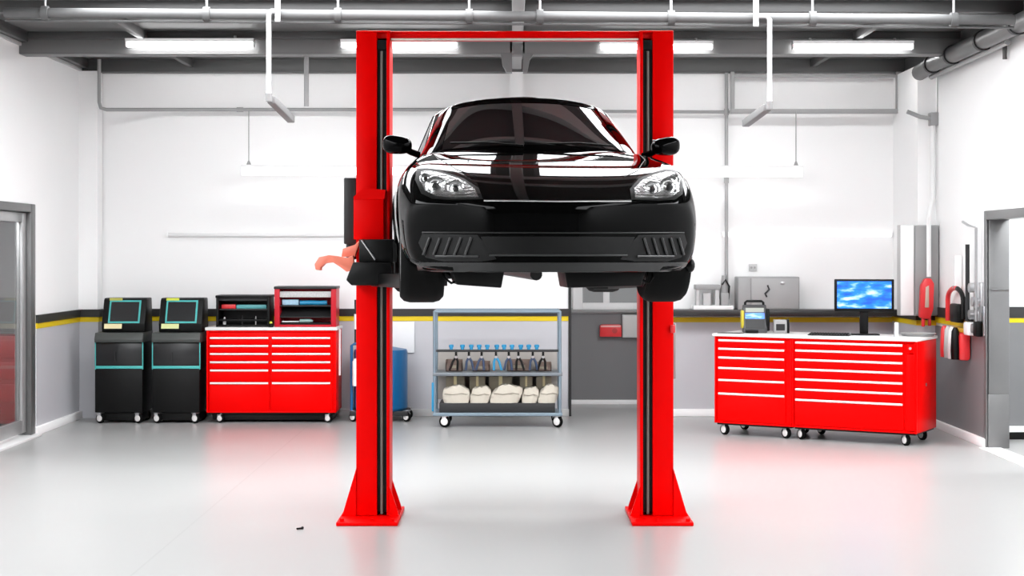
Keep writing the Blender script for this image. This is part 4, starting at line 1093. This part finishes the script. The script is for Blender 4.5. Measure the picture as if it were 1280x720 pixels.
MB().box(2*k,6*k,.02,.06,-.05,.06,.01).build('grip', mat('dark_red',(.45,.02,.02),.4), r)
# hose with basket on the right wall (faces -x)
def wall_y(px): return (XR-.03)*F/(px-CX)
yh = wall_y(1200)
r = thing('air_hose','red and black looped hose hanging on the right wall','hose',(XR-.06,yh,PZ(400,yh)))
hh = PZ(360,yh)-PZ(400,yh)
dy = .30
loop = []
for q in range(13):
    a = math.pi*q/12; loop.append((-.02, math.cos(a)*dy, hh*.62+math.sin(a)*hh*.38))
MB().tube([(-.02,dy,-.02)]+[(p[0],p[1],p[2]) for p in loop[:8]],.026,10).build('hose', REDT, r)
MB().tube([(p[0],p[1],p[2]) for p in loop[7:]]+[(-.02,-dy,.02)],.026,10).build('hose_tail', BLK, r)
MB().cyl((.03,0,hh+.01),(-.05,0,hh+.01),.016,10).build('hook', STEEL, r)
MB().box(-.03,.045,-.02,.02,hh,hh+.35,.004).build('hook_strap', WPIPE, r)
MB().box(-.08,.0,-.28,.02,-.02,.18,.02).build('valve', BLK, r)
r = thing('tool_holder','red and grey tool holder hanging on the right wall under the hose','tool holder',(XR-.02,yh-.1,PZ(448,yh)))
hh = .29
MB().box(-.12,0,-.28,.30,0,hh,.03).build('holder', REDT, r)
for i,(y,mm) in enumerate(((.20,REDT),(.05,LGREY),(-.10,WPIPE),(-.22,BLK))):
    MB().lathe([(0,.01),(.045,.01),(.05,.1),(.04,hh+.02),(.02,hh+.06),(0,hh+.06)],(-.15,y,0),'z',14).build('tool_slot', mm, r)
MB().box(-.06,.0,-.25,.28,hh,hh+.05,.01).build('bracket', mat('amber_lining',(.65,.40,.02),.5), r)
yh = wall_y(1222)
r = thing('pressure_gauge_rail','tall steel rail with tubes and gauges on the right wall beside the doorway','tool rail',(XR-.0,yh,PZ(420,yh)))
hh = PZ(279,yh)-PZ(420,yh)
MB().box(-.05,0,-.06,.06,.3,hh,.006).build('rail', WPIPE, r)
MB().tube([(-.09,.16,.15),(-.09,.16,hh-.22)],.022,10).build('tube', DGREY, r)
MB().tube([(-.08,-.12,.05),(-.08,-.12,hh-.05),(-.10,.1,hh-.02),(-.1,.3,hh+.02)],.014,10).build('steel_tube', STEEL, r)
m = MB(); m.box(-.07,0,.0,.02,.30,.33)
for z in (.08,.22,.36,.50): m.lathe([(0,-.10),(.05,-.10),(.05,-.03),(0,-.03)],(0,-.08+.1*(z*7%2),z),'x',16)
m.box(-.04,0,-.14,.12,.0,.56,.008); m.build('gauge_block', STEEL, r)
MB().box(-.12,-.02,.06,.22,.0,.14,.02).build('handset', WPIPE, r)
MB().box(-.1,-.02,-.18,-.06,.0,.16,.02).build('handset', BLK, r)

# small dark bolt on floor
p = P(374,661,11.6); p.y = 4000/(662-316); p.x = PX(374,p.y)
r = thing('bolt','tiny dark bolt lying on the floor left of the left base plate','bolt',(p.x,p.y,0),R(35))
MB().cyl((-.02,0,.008),(.02,0,.008),.007,10).build('shank', BLKM, r)
MB().cyl((.02,0,.010),(.032,0,.010),.010,6).build('head', BLKM, r)
# red cabinet seen through the left door
cab2 = thing('tool_cabinet','blurred dark red cabinet seen through the left glass door','tool cabinet',(-6.52,18.25,0))
MB().box(-.5,.9,0,.5,.05,1.05,.01).build('body', mat('dull_red',(.35,.02,.02),.4), cab2)
for z in (.3,.55,.8): MB().box(-.47,.87,-.015,.0,z,z+.2,.006).build('drawer', mat('dull_red2',(.42,.03,.03),.4), cab2)
m=MB(); m.box(-.45,.85,.05,.45,0,.05); m.build('plinth', BLK, cab2)

# ------------------------------------------------------------------ light, world, camera
wd = bpy.data.worlds.new('sky'); SC.world = wd; wd.use_nodes = True
bg = wd.node_tree.nodes['Background']; bg.inputs['Color'].default_value = (.96,.98,1,1); bg.inputs['Strength'].default_value = 8.0
def area(name, loc, sx, sy, power, rot=(0,0,0), col=(1,1,1)):
    l = bpy.data.lights.new(name,'AREA'); l.shape = 'RECTANGLE'; l.size = sx; l.size_y = sy; l.energy = power; l.color = col
    o = bpy.data.objects.new(name, l); COL.objects.link(o); o.location = loc; o.rotation_euler = rot; return o
for i,(x0,x1,y0,y1) in enumerate(ADDED_SKYLIGHTS):  # portals sampling the sky through the added roof openings
    o = area('added_skylight_portal', ((x0+x1)/2,(y0+y1)/2,ZC+.06), x1-x0-.12, y1-y0-.12, 1); o.data.cycles.is_portal = True

cam = bpy.data.cameras.new('camera'); co = bpy.data.objects.new('camera', cam); COL.objects.link(co)
co.location = (0,0,CAMZ); co.rotation_euler = (R(90),0,0)
cam.sensor_width = 36; cam.lens = F/1280*36; cam.shift_y = (CY-360)/1280; cam.clip_end = 200
SC.camera = co
vs = SC.view_settings; vs.view_transform = 'Standard'; vs.look = 'None'; vs.gamma = 1; vs.exposure = 1.06; vs.use_curve_mapping = False
